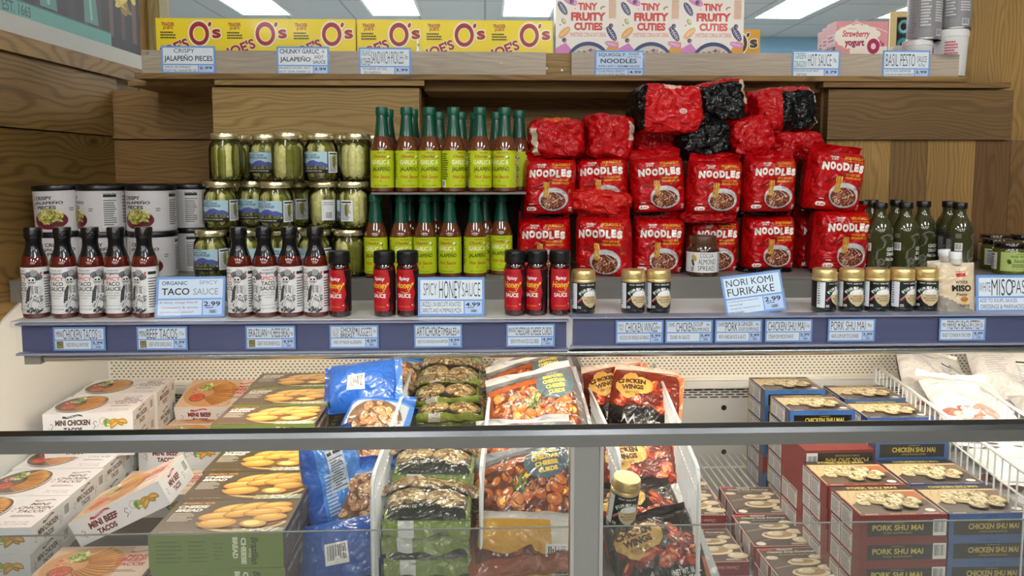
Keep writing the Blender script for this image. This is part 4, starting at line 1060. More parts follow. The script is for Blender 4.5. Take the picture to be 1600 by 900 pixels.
# centre pixel of each front-facing pack
noodle(0,850,386,1.955,-6,'on the lower row at the hot sauce end, partly behind honey sauces',sc=(1,1,.98))
noodle(1,944,386,1.915,-20,'on the lower row, second, turned to show its side print',sc=(1.02,1,1.02))
noodle(2,1026,384,1.955,-2,'on the lower row, third, behind two gold-capped shakers',sc=(.97,1,.96),ry=1)
noodle(3,1110,384,1.985,2,'on the lower row, fourth, behind the cocoa spread jar',sc=(.98,1,.96))
noodle(0,1197,379,1.975,3,'on the lower row, fifth, right of the cocoa spread jar',sc=(.96,1,.94))
noodle(1,1264,378,2.03,6,'on the lower row, squeezed back between the fifth and the end pack',sc=(.7,.9,.96))
noodle(2,1308,376,1.925,5,'on the lower row, end pack beside the green bottles',ry=2,sc=(1.03,1,1.02))
noodle(3,858,292,1.95,-3,'on the middle row at the hot sauce end',sc=(.97,1,.94))
noodle(0,940,288,1.985,-8,'on the middle row, second, bowl partly covered',ry=-3,sc=(1,1,.94))
noodle(1,1026,289,1.95,-2,'on the middle row, third',ry=-3,sc=(.98,1,.93))
noodle(2,1113,293,1.93,2,'on the middle row, fourth, standing a little lower',ry=1,sc=(.99,1,.91))
noodle(3,1198,289,1.95,3,'on the middle row, fifth',sc=(.98,1,.93))
noodle(0,1298,284,1.935,6,'on the middle row, end pack tilted to one side',ry=6,sc=(1.04,1,1.02))
# crumpled pack ends lying on top and between
def crumple(w,d,h,seed,amp,n,colfn,K=20,end=.0,freq=2.6):
    vs={}; mb=MB()
    def vid(p):
        key=tuple(round(c,5) for c in p)
        if key not in vs:
            L=(abs(p[0])**n+abs(p[1])**n+abs(p[2])**n)**(1/n); q=Vector(p)/L
            r=ridge(q.x*freq,q.y*freq,q.z*freq,seed)*.7+ridge(q.x*freq*2.3,q.y*freq*2.3,q.z*freq*2.3,seed+3)*.35+.5*mnoise.noise(Vector((q.x*1.3,q.y*1.3,q.z*1.3+seed)))
            s=1+amp*.75*(r-.5)
            pos=Vector((q.x*w/2*s,q.y*d/2,q.z*h/2*s)); 
            if q.y<-.5: pos.y-=end*(r-.2)*(1)
            vs[key]=len(mb.v); mb.v.append(tuple(pos))
        return vs[key]
    for ax in range(3):
        for sg in (-1,1):
            for i in range(K):
                for j in range(K):
                    c=[]
                    for di,dj in ((0,0),(1,0),(1,1),(0,1)):
                        p=[0,0,0]; p[ax]=sg; p[(ax+1)%3]=-1+2*(i+di)/K; p[(ax+2)%3]=-1+2*(j+dj)/K; c.append(tuple(p))
                    ids=[vid(p) for p in c]
                    if sg<0: ids=ids[::-1]
                    m=[sum(p[q] for p in c)/4 for q in range(3)]
                    mb.face(tuple(ids),rgb(colfn(*m)))
    return mb
def redend(x,y,z):
    if y<-.9 and x<-.72 and z<.45: return (222,206,180)
    if z>.9 and abs(x)<.5 and y<0: return (206,80,30)  # orange highlight painted on top of the red film
    return RED
def plainred(x,y,z): return RED
def redwhite(x,y,z): return (196,176,160) if (y<-.9 and x>.7 and -.1<z<.8) else RED
def blackend(x,y,z): return NBK if (y<-.9 and abs(x)<.86 and abs(z)<.9) or (y<-.2 and y>-.3 and x>2) else ((214,196,176) if x>.92 and z>-.2 and y<-.4 else RED)
def allblack(x,y,z): return NBK if y<-.3 else RED
def blackleft(x,y,z): return NBK if x<-.9 or (z>.9 and x>-.3 and y<.2 and y>-.6) else ((216,170,150) if z>.9 and abs(x)<.35 and y<-.2 else (196,14,20))
def endpack(px0,px1,py0,py1,Y,colfn,seed,label,rot=(0,0,0),amp=.16,d=.17,n=4.5,art=None):
    a=PY(px0,py1,Y); b=PY(px1,py0,Y); w,h=(b.x-a.x)*1.02,(b.z-a.z)*1.04
    mb=crumple(w,d,h,seed,amp,n,colfn,end=.012)
    if art:
        mb.art(art(w,h),lambda u,v,o:(u,-d/2-.014-o,v),.01)
    o=mb.build('noodle_pack',FILM,smooth=180); o.location=((a.x+b.x)/2,Y+d/2,(a.z+b.z)/2); o.rotation_euler=tuple(R(q) for q in rot)
    tag(o,label,'noodle pack','red noodle packs lying on top'); return o
def oval(w,h):
    A=Art(); A.ell(.024,-.006,.0105,.007,(226,190,176),n=18); A.text("TRADER",.024,-.0035,.012,.0032,(170,30,30),.02); A.text("JOE'S",.024,-.0085,.010,.0032,(170,30,30),.02); return A
endpack(830,917,184,247,1.92,redend,2,'red pack end with pale side tag, lying on the pile beside the hot sauce',(0,0,-4))
endpack(917,992,178,249,1.93,redwhite,6,'red pack end with white corner, second along the top of the pile',(0,4,3))
endpack(990,1066,198,251,1.99,plainred,9,'low dark red pack end wedged under the big one',(0,0,0))
endpack(998,1100,132,207,1.91,blackleft,12,'largest red pack lying on top of the pile, black at one edge',(0,3,2),amp=.10,d=.19,n=5.5,art=oval)
endpack(1094,1174,124,194,1.97,blackend,15,'pack showing its black end, topmost of the pile',(0,-8,-4),amp=.17)
endpack(1062,1144,188,247,1.93,allblack,19,'pack with crumpled black end, in the hollow under the topmost ones',(0,-4,0),amp=.2)
endpack(1142,1214,182,248,1.96,plainred,23,'smooth red pack end right of the crumpled black one',(0,-6,4))
endpack(1178,1281,136,207,1.99,lambda x,y,z:NBK if y<-.9 and x>-.35 and z<.95 else ((220,206,190) if x>.93 else RED),27,'pack with red side and black end, right-hand top of the pile',(0,-3,8),amp=.15)
endpack(1206,1292,204,256,2.0,plainred,31,'red pack lying flat under the right-hand top one',(0,4,0))
endpack(893,990,297,336,1.90,lambda x,y,z:(206,30,22),37,'red crumpled pack with painted lit tone, folded over between the two front rows',(0,3,-12),amp=.2,d=.12,n=3.5)  # lighter orange-red paints in the light on this fold
endpack(1252,1340,228,256,1.945,plainred,41,'red pack top flopped over the end stack',(0,8,4),amp=.2,d=.11,n=3.5)
endpack(1068,1154,330,350,1.905,plainred,43,'flat red pack corner folded above the cocoa spread jar',(0,0,0),amp=.22,d=.08,n=3)
endpack(986,1068,333,345,2.0,lambda x,y,z:NBK,45,'black pack base between the third packs of both rows',(0,0,0),amp=.2,d=.1,n=3)
endpack(1160,1240,331,343,1.99,lambda x,y,z:NBK,47,'black pack base between the fifth packs of both rows',(0,0,0),amp=.2,d=.1,n=3)
endpack(1158,1244,418,433,1.925,lambda x,y,z:NBK,49,'black pack base on the step under the fifth lower pack',(0,0,0),amp=.2,d=.12,n=3)

# =================================================================== boxes on the ledge
ZL=1.668
def carton(name,w,d,h,cols,top=None,front=None,left=None,right=None,mats=CARD,flap=True):
    """carton standing on z=0, front towards -Y"""
    mb=MB(); mb.box(-w/2,w/2,-d/2,d/2,0,h,cols=cols)
    if top: mb.art(top,plane((0,0,h),(1,0,0),(0,1,0)),base=.0002,eps=.00006)
    if front: mb.art(front,plane((0,-d/2,h/2),(1,0,0),(0,0,1)),base=.0002,eps=.00006)
    if right: mb.art(right,plane((w/2,0,h/2),(0,1,0),(0,0,1)),base=.0002,eps=.00006)
    if left: mb.art(left,plane((-w/2,0,h/2),(0,-1,0),(0,0,1)),base=.0002,eps=.00006)
    return mb.mesh(name,mats)
def o_art(bg,ink,word2="JOE'S"):
    A=Art(); wd=.187; h=.15
    A.text('TRADER',-.060,.059,.036,.0105,ink,.03); A.text("JOE'S",-.060,.048,.028,.0100,ink,.03); A.micro(-.082,.018,.046,.022,3,(60,56,30),4)
    for c,g in (((250,244,210),.0045),(ink,0)):
        A.ell(.026,.034,.0275+g,.033+g,c,n=34)
        A.text('s',.074,.034,.024+g*1.3,.026+g*1.3,c,.04+g*7,rot=.1); A.ell(.056,.060,.0045+g*.6,.007+g*.6,c,-.3)
    A.ell(.026,.033,.0175,.021,(250,244,210),n=28); A.ell(.026,.033,.0155,.019,bg,n=28)
    A.text(word2,-.044,-.010,.088,.040,(250,244,210),.07,rot=.36); A.text(word2,-.044,-.010,.086,.037,ink,.035,rot=.36)
    A.ell(.0,-.05,.075,.03,(220,170,90)); 
    return A
YEL=(248,222,32)
jo=carton('cereal_box',.187,.065,.152,dict(front=YEL,top=(246,226,70),left=YEL,right=(240,206,30),back=YEL,bottom=YEL),front=o_art(YEL,(168,24,44)))
places=['at the mural end','second from the mural end','third from the mural end, over the hot-sauce cards','fourth from the mural end, with a metal clip before it','fifth from the mural end','next to the tall white cereal']
for i,px in enumerate((296,400,504,609.5,711,813)):
    o=bpy.data.objects.new('cereal_box',jo); COL.objects.link(o); p=PY(px,60,2.205); o.location=(p.x,2.24,ZL); o.rotation_euler=(0,0,R((1,0,-.5,-1.5,.5,0)[i]))
    tag(o,'yellow oat ring cereal box '+places[i],'cereal box','yellow oat cereal boxes on the ledge')
honey=carton('cereal_box',.187,.065,.152,dict(front=(232,170,20),top=(226,170,30),left=(232,170,20),right=(226,160,20),back=(232,170,20),bottom=(232,170,20)),front=o_art((232,170,20),(70,40,24)))
o=bpy.data.objects.new('cereal_box',honey); COL.objects.link(o); o.location=(PY(1140,60,2.33).x,2.36,ZL); tag(o,'golden brown-lettered cereal box peeking out behind the last tall white box','cereal box')
def fruity():
    A=Art(); w,h=.181,.30; r=(206,62,54); nv=(48,58,110); pk=(214,130,196); og=(226,160,60); WB=(238,232,222)
    def leaf(x,y,L,W,a,c,c2=(238,232,222)):
        A.ell(x,y,L,W,c,a,n=16); A.line([(x-L*.9*math.cos(a),y-L*.9*math.sin(a)),(x+L*.9*math.cos(a),y+L*.9*math.sin(a))],.0012,c2)
        for t in (-.5,-.2,.1,.4): 
            bx,by=x+L*t*math.cos(a),y+L*t*math.sin(a)
            for s in (-1,1): A.line([(bx,by),(bx+W*.8*math.cos(a+s*.9),by+W*.8*math.sin(a+s*.9))],.0009,c2)
    z=-.15+.052 
    # everything above the ledge board is visible: v from about -0.10 upward
    A.poly([(-w/2,-.15),(-w/2,-.078),(-.062,-.062),(-.034,-.094),(-.03,-.15)],pk); A.poly([(w/2,-.15),(w/2,-.06),(.07,-.056),(.046,-.096),(.03,-.15)],og); A.poly([(-w/2,-.15),(-w/2,-.098),(-.05,-.112),(-.05,-.15)],nv); A.poly([(w/2,-.15),(w/2,-.092),(.058,-.112),(.05,-.15)],(170,60,90))
    A.ell(.004,-.115,.062,.056,nv,n=34); A.ell(.004,-.118,.055,.048,(206,200,190),n=34)
    A.blobs(.004,-.113,.052,.040,110,((196,184,140),(214,204,176),(190,150,150),(120,70,96),(226,216,196),(170,130,120),(150,96,110)),.0035,.0062,3,(1,1.5))
    A.text('SWEETENED CORN & OAT CEREAL',.003,-.0395,.104,.0115,r,.0)
    A.text('CUTiES',.003,-.0165,.082,.022,r,.055); A.text('FRUiTY',.003,.011,.100,.024,r,.06); A.text('TiNY',.001,.0395,.056,.021,r,.05)
    for x,y in ((.052,-.022),(-.035,.0335)): A.ell(x,y,.0017,.0017,r,n=8)
    A.text("TRADER JOE'S",.0,.0625,.056,.008,(196,120,110),.02)
    leaf(-.066,-.034,.022,.010,.75,og); leaf(.070,-.036,.024,.010,-1.0,nv); leaf(-.071,.034,.022,.0095,-1.0,nv); leaf(-.052,.058,.026,.012,-.55,pk); leaf(.070,-.066,.02,.008,-.25,pk)
    A.rect(.072,.033,.022,.055,(226,200,176)); A.micro(.062,.008,.021,.05,12,(206,160,130),5)
    for x,y in ((-.066,-.055),(.068,-.014),(-.045,.052)): A.ell(x,y,.0065,.0065,(96,70,100)); A.blobs(x,y,.005,.005,8,((150,120,140),(70,50,80)),.001,.002,2)
    A.ell(-.068,-.002,.006,.009,(150,170,96),.5); A.ell(-.067,-.001,.0035,.006,(210,216,160),.5); A.ell(.044,.036,.008,.005,(180,130,70),.5); A.ell(.046,.034,.006,.003,WB,.5); A.ell(-.078,-.012,.0022,.0022,r,n=8)
    return A
fr=carton('cereal_box',.181,.06,.30,dict(front=(238,232,222),top=(238,232,222),left=(232,228,222),right=(232,228,222),back=(232,228,222),bottom=(232,228,222)),front=fruity())
for i,px in enumerate((917.5,1016,1113.5)):
    o=bpy.data.objects.new('cereal_box',fr); COL.objects.link(o); o.location=(PY(px,40,2.195).x,2.225,ZL-.0005+.001); o.rotation_euler=(0,0,R((.5,0,-.5)[i]))
    tag(o,'tall white fruity cereal box with red lettering, '+('next to the yellow boxes','in the middle of three','nearest the blue far wall')[i],'cereal box','tall white cereal boxes on the ledge')
def straw():
    A=Art(); w,h=.153,.118; pk=(222,150,152); mg=(170,24,84)
    A.ell(-.012,.005,.058,.030,(240,230,214),n=30)
    for i in range(14): a=R(20+i*24); A.ell(-.012+.056*math.cos(a),.006+.027*math.sin(a),.014,.011,(240,230,214),n=14)
    A.rect(.02,-.035,.11,.03,(240,230,214)); A.line([(-.075,.022),(-.05,.036),(-.022,.046),(-.012,.052),(-.018,.058),(-.024,.052),(-.010,.046),(.02,.036),(.05,.03),(.075,.02)],.0016,(244,226,220))
    A.text("TRADER JOE'S",-.030,.029,.026,.0035,(120,40,50)); A.text('Strawberry',-.018,.013,.082,.024,(196,40,70),.02,shear=.3); A.text('yogurt',-.022,-.013,.058,.024,mg,.05); A.text("'s",.060,-.012,.012,.016,mg,.04)
    A.ell(.034,-.020,.0185,.022,mg,n=24); A.ell(.034,-.020,.0075,.009,(240,200,206),n=18)
    A.items=[([(p[0],p[1]+.026) for p in it[0]],it[1],it[2],it[3]) for it in A.items]
    return A
L_=Art(); L_.rect(0,-.012,.058,.035,(80,50,56)); L_.micro(-.022,-.026,.044,.03,5,(200,180,180),3); L_.rect(0,.028,.058,.03,(236,200,204)); L_.micro(-.02,.02,.04,.02,2,(196,60,90),4)
sb=carton('cereal_box',.153,.062,.154,dict(front=(222,150,152),top=(216,150,152),left=(226,170,172),right=(222,150,152),back=(222,150,152),bottom=(222,150,152)),front=straw(),left=L_)
for i,(px,Y) in enumerate(((1347,2.195),(1340,2.262),(1334,2.329))):
    o=bpy.data.objects.new('cereal_box',sb); COL.objects.link(o); o.location=(PY(px,60,Y).x-.004*i,Y+.032,ZL); o.rotation_euler=(0,0,R(0))
    tag(o,'pink strawberry yogurt cereal box '+('in front, lettering showing','second behind, only its side edge showing','rearmost, only its side edge showing')[i],'cereal box','pink cereal boxes on the ledge')
# white tubs and grey canisters
def tub(px0,px1,ytop,Y,label,txt=False):
    a=PY(px0,ytop,Y); b=PY(px1,ytop,Y); r=(b.x-a.x)/2; h=a.z-ZL
    t=empty('white_tub'); tag(t,label,'tub','white tubs on the ledge')
    cylpart('tub_body',[(r*.86,0),(r*.97,h*.86)],mat('white_tub',(226,226,224),.4),t)
    cylpart('tub_lid',[(r*.97,h*.84),(r,h*.85),(r,h*.985),(r*.95,h)],mat('white_tub_lid',(232,232,230),.35),t)
    if txt:
        A=Art(); A.micro(-r*.9,h*.45,r*.8,h*.3,5,(206,90,110),4); mb=MB(); mb.art(A,cyl(r*.97),.006); mb.build('printed_label',GLOSSLAB,t)
    t.location=((a.x+b.x)/2,Y,ZL); return t
tub(1393,1414,73,2.36,'low white tub just left of the grey canister base'); tub(1412,1455,64.5,2.24,'white tub under the first grey canister'); tub(1452,1472,59,2.33,'white tub with pink print between the two canisters',True); tub(1463,1511,48.5,2.235,'white tub under the grey canister beside the timber column',True)
def gcan(px0,px1,ybase,Y,label,rot):
    a=PY(px0,ybase,Y); b=PY(px1,ybase,Y); r=(b.x-a.x)/2; h=.19
    t=empty('drink_canister'); tag(t,label,'canister','grey canisters on the ledge')
    cylpart('can_body',[(r*.98,0),(r,.003),(r,h),(r*.96,h+.004)],mat('grey_can',(150,148,150),.35,.3),t)
    cylpart('rim',[(r*1.0,0),(r*1.015,.001),(r*1.015,.006),(r,.007)],STEEL,t)
    A=Art(); A.facts(-.02,.1,.034,.14,4,(130,130,134),(214,214,214)); A.micro(.005,.05,.04,.12,16,(214,214,216),6); A.barcode(.022,.02,.022,.020,5,(214,214,214)); A.micro(-.075,.02,.03,.15,18,(120,120,126),9)
    wraplabel('printed_label',r+.0003,.008,h,-100,100,(142,140,143),A,GLOSSLAB,t,maxlen=.006)
    t.location=((a.x+b.x)/2,Y,a.z+.0015); t.rotation_euler=(0,0,R(rot))
gcan(1418.5,1466.5,66,2.24,'grey canister with barcode standing on white tubs',0); gcan(1468.5,1513,49.5,2.235,'grey canister standing on a tub against the timber column',-20)
# metal clip
t=empty('metal_clip'); tag(t,'small metal sign clip on the ledge edge before the yellow boxes','clip'); p=PY(653,79,2.155)
mb=MB(); mb.box(-.006,.012,-.006,.006,0,.003); mb.build('foot',STEEL,t)
mb=MB(); mb.box(-.003,.003,-.002,.001,.003,.030); mb.tube([(.0,-.003,.012),(.004,-.004,.017),(.0,-.003,.022)],.0018,6); mb.build('stem',STEEL,t)
t.location=(p.x,2.158,1.7226)
# store sign far behind
t=empty('store_sign'); tag(t,'dark framed store sign with light blue letters hanging far behind the tubs','sign'); Y=4.6
a=PY(1388,82,Y); b=PY(1470,20,Y); w,h=b.x-a.x,b.z-a.z+.0
FR=mat('sign_frame',(206,184,130),.6)
for nm,bx in (('frame_side',(0,.035,0,h)),('frame_side',(w-.035,w,0,h)),('frame_top',(.0355,w-.0355,h-.035,h)),('frame_bottom',(.0355,w-.0355,0,.035))):
    mb=MB(); mb.box(bx[0],bx[1],-.03,.01,bx[2],bx[3]); mb.build(nm,FR,t)
A=Art(); A.text('CO',-.02+.02,.03,.11,.085,(60,170,190),.06); A.text('CO',-.018+.02,.033,.10,.078,(170,226,236),.02); A.text('CH',0,-.075,.11,.08,(60,170,190),.06)
mb=MB(); mb.box(.0355,w-.0355,0,.008,.0355,h-.0355,(40,48,52)); mb.art(A,plane((.10,0,h*.5),(1,0,0),(0,0,1))); mb.build('sign_panel',PAPER,t)
t.location=(a.x,Y,a.z); t.rotation_euler=(0,0,R(-18))
for xx in (.03,w-.03):
    mb=MB(); mb.tube([(xx,.02,-a.z+.001),(xx,.02,.05)],.012,8); mb.build('stand_post',FR,t)

# =================================================================== price cards and tags
BLUE=(120,160,216); PAPW=(224,232,238); INK=(28,30,34)
def card_art(w,h,title,body,price,split=.44,pw=.30,gf=False,bg=PAPW,big=True,bar=True,bodyc=(54,56,62),seed=1):
    """title: list of (text, cx, cy, w, h, bold) as fractions of the title field; body the same in the text field"""
    A=Art(); A.rect(0,0,w,h,BLUE); m=.035*w
    tz0=-h/2+h*split+m*.2; tz1=h/2-m; A.rect(0,(tz0+tz1)/2,w-2*m,tz1-tz0,bg)
    bz0=-h/2+m; bz1=-h/2+h*split-m*.5; bw=(w-2*m)*(1-pw)
    A.rect(-w/2+m+bw/2,(bz0+bz1)/2,bw,bz1-bz0,bg); px=w/2-m-(w-2*m)*pw/2; A.rect(px+m*.2,(bz0+bz1)/2,(w-2*m)*pw-m*.6,bz1-bz0,(186,208,238))
    for t,cx,cy,tw,th,b,*c in title: A.text(t,(cx-.5)*(w-2.6*m),tz0+cy*(tz1-tz0),tw*(w-2.6*m),th*(tz1-tz0),c[0] if c else INK,b)
    for t,cx,cy,tw,th,*c in body: A.text(t,-w/2+m+cx*bw,bz0+cy*(bz1-bz0),tw*bw,th*(bz1-bz0),c[0] if c else bodyc,0)
    if gf:
        gx=-w/2+m+bw*.13; A.rect(gx,(bz0+bz1)/2,bw*.2,(bz1-bz0)*.9,(206,196,120)); A.rect(gx,(bz0+bz1)/2,bw*.17,(bz1-bz0)*.8,(60,58,50)); A.text('GLUTEN',gx,bz0+.66*(bz1-bz0),bw*.14,(bz1-bz0)*.26,(214,204,130),.0); A.text('FREE',gx,bz0+.30*(bz1-bz0),bw*.14,(bz1-bz0)*.3,(214,204,130),.0)
    if price: A.text(price,px,bz0+(.72 if bar else .6)*(bz1-bz0),(w-2*m)*pw*.80,(bz1-bz0)*(.32 if bar else .42),INK,.02)
    if bar: A.micro(px-w*pw*.3,bz0+.42*(bz1-bz0),w*pw*.5,(bz1-bz0)*.10,1,(60,64,90),seed); A.barcode(px+w*pw*.05,bz0+.2*(bz1-bz0),w*pw*.42,(bz1-bz0)*.3,seed,(186,208,238))
    return A
def hang_card(px0,px1,py0,py1,art,label,Y=2.1492):
    a=PY(px0,py1,Y); b=PY(px1,py0,Y); w=b.x-a.x; h=b.z-a.z
    t=empty('price_card'); tag(t,label,'price card','price cards on the ledge board')
    mb=MB(); mb.box(-w/2,w/2,-.0006,.0004,-h/2,h/2,BLUE); mb.art(art(w,h),plane((0,-.0006,0),(1,0,0),(0,0,1)),base=.00015,eps=.00006); mb.build('card',PAPER,t)
    mb=MB(); mb.quadpts([(-w/2-.002,-.0022,-h/2),(w/2+.002,-.0022,-h/2),(w/2+.002,-.0022,h/2+.002),(-w/2-.002,-.0022,h/2+.002)],(1,1,1,1)); mb.build('clear_sleeve',ACRYL,t)
    t.location=((a.x+b.x)/2,Y,(a.z+b.z)/2); return t
TEAL=(40,140,120)
hang_card(253,336,72,115,lambda w,h:card_art(w,h,[('CRISPY',.42,.82,.42,.26,.0),('JALAPEÑO PIECES',.5,.33,.98,.5,.015)],[('SNACK ON STRAIGHT',.42,.74,.76,.36),('FROM THE CANNISTER OR',.49,.2,.94,.36)],'2.99',.34,.32,bar=False),'jalapeño pieces price card on the ledge, at the mural end')
hang_card(433,514,73,117,lambda w,h:card_art(w,h,[('CHUNKY GARLIC',.43,.82,.82,.28,.015),('&',.93,.84,.05,.2,.0),('JALAPEÑO',.34,.33,.64,.42,.015),('HOT',.84,.48,.18,.2,.01),('SAUCE',.84,.18,.26,.2,.01)],[('BALANCES SAVORY, SPICY,',.48,.74,.92,.36),('SALTY, SOUR, CHUNKY, &',.46,.2,.9,.36)],'3.99',.34,.30,bar=False),'chunky garlic hot sauce price card on the ledge')
hang_card(561,642,74.5,118.5,lambda w,h:card_art(w,h,[('ORGANIC',.1,.78,.2,.36,.0,TEAL),('KOSHER',.1,.25,.2,.45,.0,(70,74,78)),('SANDWICH PICKLES',.55,.5,.68,.74,-.01),('24oz',.95,.55,.07,.3,.0)],[('TOP A BURGER, HOT DOG,',.42,.74,.74,.42),('OR A SANDWICH',.34,.2,.5,.42)],'3.99',.34,.31,bar=False),'sandwich pickles price card on the ledge, beside the metal clip')
hang_card(929,1007,79,121.5,lambda w,h:card_art(w,h,[('SQUIGGLY',.33,.82,.6,.24,.01),('KNIFE',.82,.88,.22,.13,.0),('CUT STYLE',.82,.7,.3,.13,.0),('NOODLES',.48,.45,.8,.28,.02),('WITH SOY + SESAME SAUCE',.48,.12,.92,.13,.01)],[('FOUR MEALS READY',.47,.74,.84,.34),('TO GO! ADD SAUTED',.48,.22,.86,.34)],'4.99',.34,.32,bg=(196,216,238),bar=False),'squiggly noodles price card in blue on the ledge')
hang_card(1237,1313,79,121.5,lambda w,h:card_art(w,h,[('GREEN',.14,.76,.24,.36,.0,TEAL),('DRAGON',.14,.25,.26,.40,.0,TEAL),('HOT SAUCE',.58,.5,.54,.74,-.01),('19oz',.93,.5,.08,.3,.0)],[('TASTES GOOD ON JUST ABOUT',.42,.74,.82,.42),('EVERYTHING',.26,.2,.36,.42)],'3.79',.34,.32,bar=False),'green dragon sauce price card on the ledge, over the blue wall')
hang_card(1378,1454,79,121.5,lambda w,h:card_art(w,h,[('BASIL PESTO',.36,.5,.68,.76,-.01),('SAUCE',.86,.56,.22,.38,-.005),('6.7oz',.86,.2,.14,.2,.0)],[('ADD TO PASTA, SANDWICHES',.46,.74,.86,.42),('SOUP, EGGS & MARINA BOURBON',.5,.2,.94,.36)],'2.99',.34,.32,bar=False),'basil pesto price card on the ledge, under the white tubs')
# cards standing on the deck
def stand_card(corners,art,label,Y,lean=-9,rz=0,rolly=0,price=None):
    """corners: pixel bottom-left, bottom-right, height in pixels"""
    (x0,y0),(x1,y1),hp=corners; a=PY(x0,y0,Y); b=PY(x1,y0,Y); w=b.x-a.x; h=PY(x0,y0-hp,Y).z-a.z
    h/=math.cos(R(lean))
    t=empty('price_card'); tag(t,label,'price card','price cards standing on the overhead shelf')
    mb=MB(); mb.box(-w/2,w/2,-.0005,.0005,.0012,h,BLUE); mb.art(art(w,h-.001),plane((0,-.0005,h/2),(1,0,0),(0,0,1)),base=.00015,eps=.00006); mb.build('card',PAPER,t)
    mb=MB(); mb.box(-w/2-.002,w/2+.002,-.0026,-.0018,.0005,h+.0025); mb.box(-w/2-.002,w/2+.002,.0014,.0022,.0,h+.0025); mb.box(-w/2-.002,w/2+.002,.0022,.028,0,.0016); mb.build('acrylic_holder',ACRYL,t)
    t.location=((a.x+b.x)/2,Y+.002,ZD+.001); t.rotation_euler=(R(lean),R(rolly),R(rz)); return t
RD=(150,40,50)
stand_card(((243,501),(349,501),62),lambda w,h:card_art(w,h,[('ORGANIC',.24,.80,.40,.2,.01),('SPICY',.78,.82,.30,.2,.01,(150,156,164)),('TACO',.26,.36,.44,.36,.02),('SAUCE',.74,.34,.40,.34,.01,(150,156,164))],[('A fiery, tangy blend',.46,.82,.86,.17,RD),('of peppers & spices,',.5,.5,.86,.17,RD),('great on tacos!',.44,.2,.74,.15,RD)],'2.99',.46,.32,bg=(206,222,236)),'handwritten organic taco sauce price card between the taco bottles',1.635,-14,4)
stand_card(((653,498),(757,498),60),lambda w,h:card_art(w,h,[('SPICY',.15,.52,.22,.62,-.012),('HONEY',.48,.5,.36,.9,-.008),('SAUCE',.83,.5,.30,.72,-.012)],[('DRIZZLE ON BISCUITS ROASTED',.48,.74,.92,.36),('CARROTS AND HOMEMADE PIZZA',.48,.26,.94,.36)],'4.99',.42,.30),'spicy honey sauce price card standing between honey bottles',1.632,-6,-1)
stand_card(((1134,493),(1232,493),62),lambda w,h:card_art(w,h,[('NORI KOMI',.46,.74,.86,.34,.0),('FURIKAKE',.46,.28,.86,.38,.0)],[('a multi-purpose Japanese',.46,.86,.86,.13),('seasoning!',.24,.62,.38,.14),('Great for seasoning rice,',.5,.36,.84,.13),('to meats',.26,.12,.36,.12)],'2.99',.44,.36,bg=(214,230,242)),'nori seasoning price card standing askew in mid shelf',1.635,-12,6,-6)
stand_card(((1526,488),(1640,488),58),lambda w,h:card_art(w,h,[('WHITE',.08,.5,.17,.5,-.01),('MISO',.34,.48,.32,.9,-.005),('PASTE',.66,.5,.34,.74,-.01)],[('ADD TO SOUPS, SAUCES',.40,.76,.76,.36),('DRESSINGS & MARINADES',.48,.26,.88,.38)],'4.49',.42,.28),'miso paste price card standing at the pesto end of the shelf',1.632,-5,0)
# tags in the price rail
def rail_tag(px0,px1,title,body,price,label,gf=False,seed=1):
    Y=1.5985; a=PY((px0+px1)/2,530,Y); w=PY(px1,530,Y).x-PY(px0,530,Y).x; h=.0505
    mb=MB(); mb.box(-w/2,w/2,-.0004,.0004,-h/2,h/2,BLUE); A=card_art(w,h,title,body,price,.46,.26,gf,seed=seed); mb.art(A,plane((0,-.0004,0),(1,0,0),(0,0,1)),base=.00015,eps=.00005)
    o=mb.build('price_tag',PAPER); o.location=(a.x,Y,1.0415+(.0045 if px0>890 else -.0015)); tag(o,label+' tag in the blue price rail','price tag','price tags in the shelf rail')
rail_tag(83.5,165,[('MINI',.08,.5,.13,.56,0),('CHICKEN TACOS',.52,.48,.72,.92,-.004),('17.5',.93,.68,.07,.3,0),('oz',.94,.28,.05,.24,0)],[('MADE WITH ALL WHITE MEAT',.62,.5,.62,.5)],'5.99','mini chicken tacos',True,2)
rail_tag(214,293,[('MINI',.08,.5,.14,.56,0),('BEEF TACOS',.5,.48,.66,.92,-.004),('17.5oz',.93,.5,.1,.3,0)],[('GREAT AFTER SCHOOL SNACK',.62,.5,.66,.5)],'5.99','mini beef tacos',True,3)
rail_tag(384,462,[('BRAZILIAN',.22,.5,.4,.74,.0),('STYLE',.48,.5,.09,.3,0),('CHEESE BREAD',.72,.5,.40,.84,0),('18oz',.97,.45,.05,.4,0)],[('GREAT FOR DINNER ROLLS',.62,.5,.66,.5)],'4.99','cheese bread',True,4)
rail_tag(515,592,[('GLUTEN',.09,.68,.15,.4,.0,(150,140,70)),('FREE',.09,.24,.14,.4,.0,(150,140,70)),('CHICKEN',.38,.72,.36,.46,.01),('BREAST',.36,.22,.32,.42,.01),('NUGGETS',.73,.5,.34,.84,-.004),('15oz',.96,.6,.07,.3,0)],[('FREE OF MAJOR ALLERGENS',.48,.5,.82,.52)],'4.99','chicken nuggets',False,5)
rail_tag(647,722,[('ARTICHOKE',.28,.5,.54,.86,.0),('TIMBALES',.74,.48,.36,.74,.0),('14oz',.96,.5,.06,.5,0)],[('ENJOY AS A SIDE DISH OR AN APPETIZER',.52,.5,.92,.48)],'4.99','artichoke timbales',False,6)
rail_tag(791,867,[('BREADED',.08,.6,.15,.4,0),('CHEDDAR CHEESE CURDS',.57,.46,.82,.74,.0)],[('SERVE WITH AN ICE COLD BEER',.5,.5,.84,.5)],'4.99','breaded cheddar cheese curds',False,7)
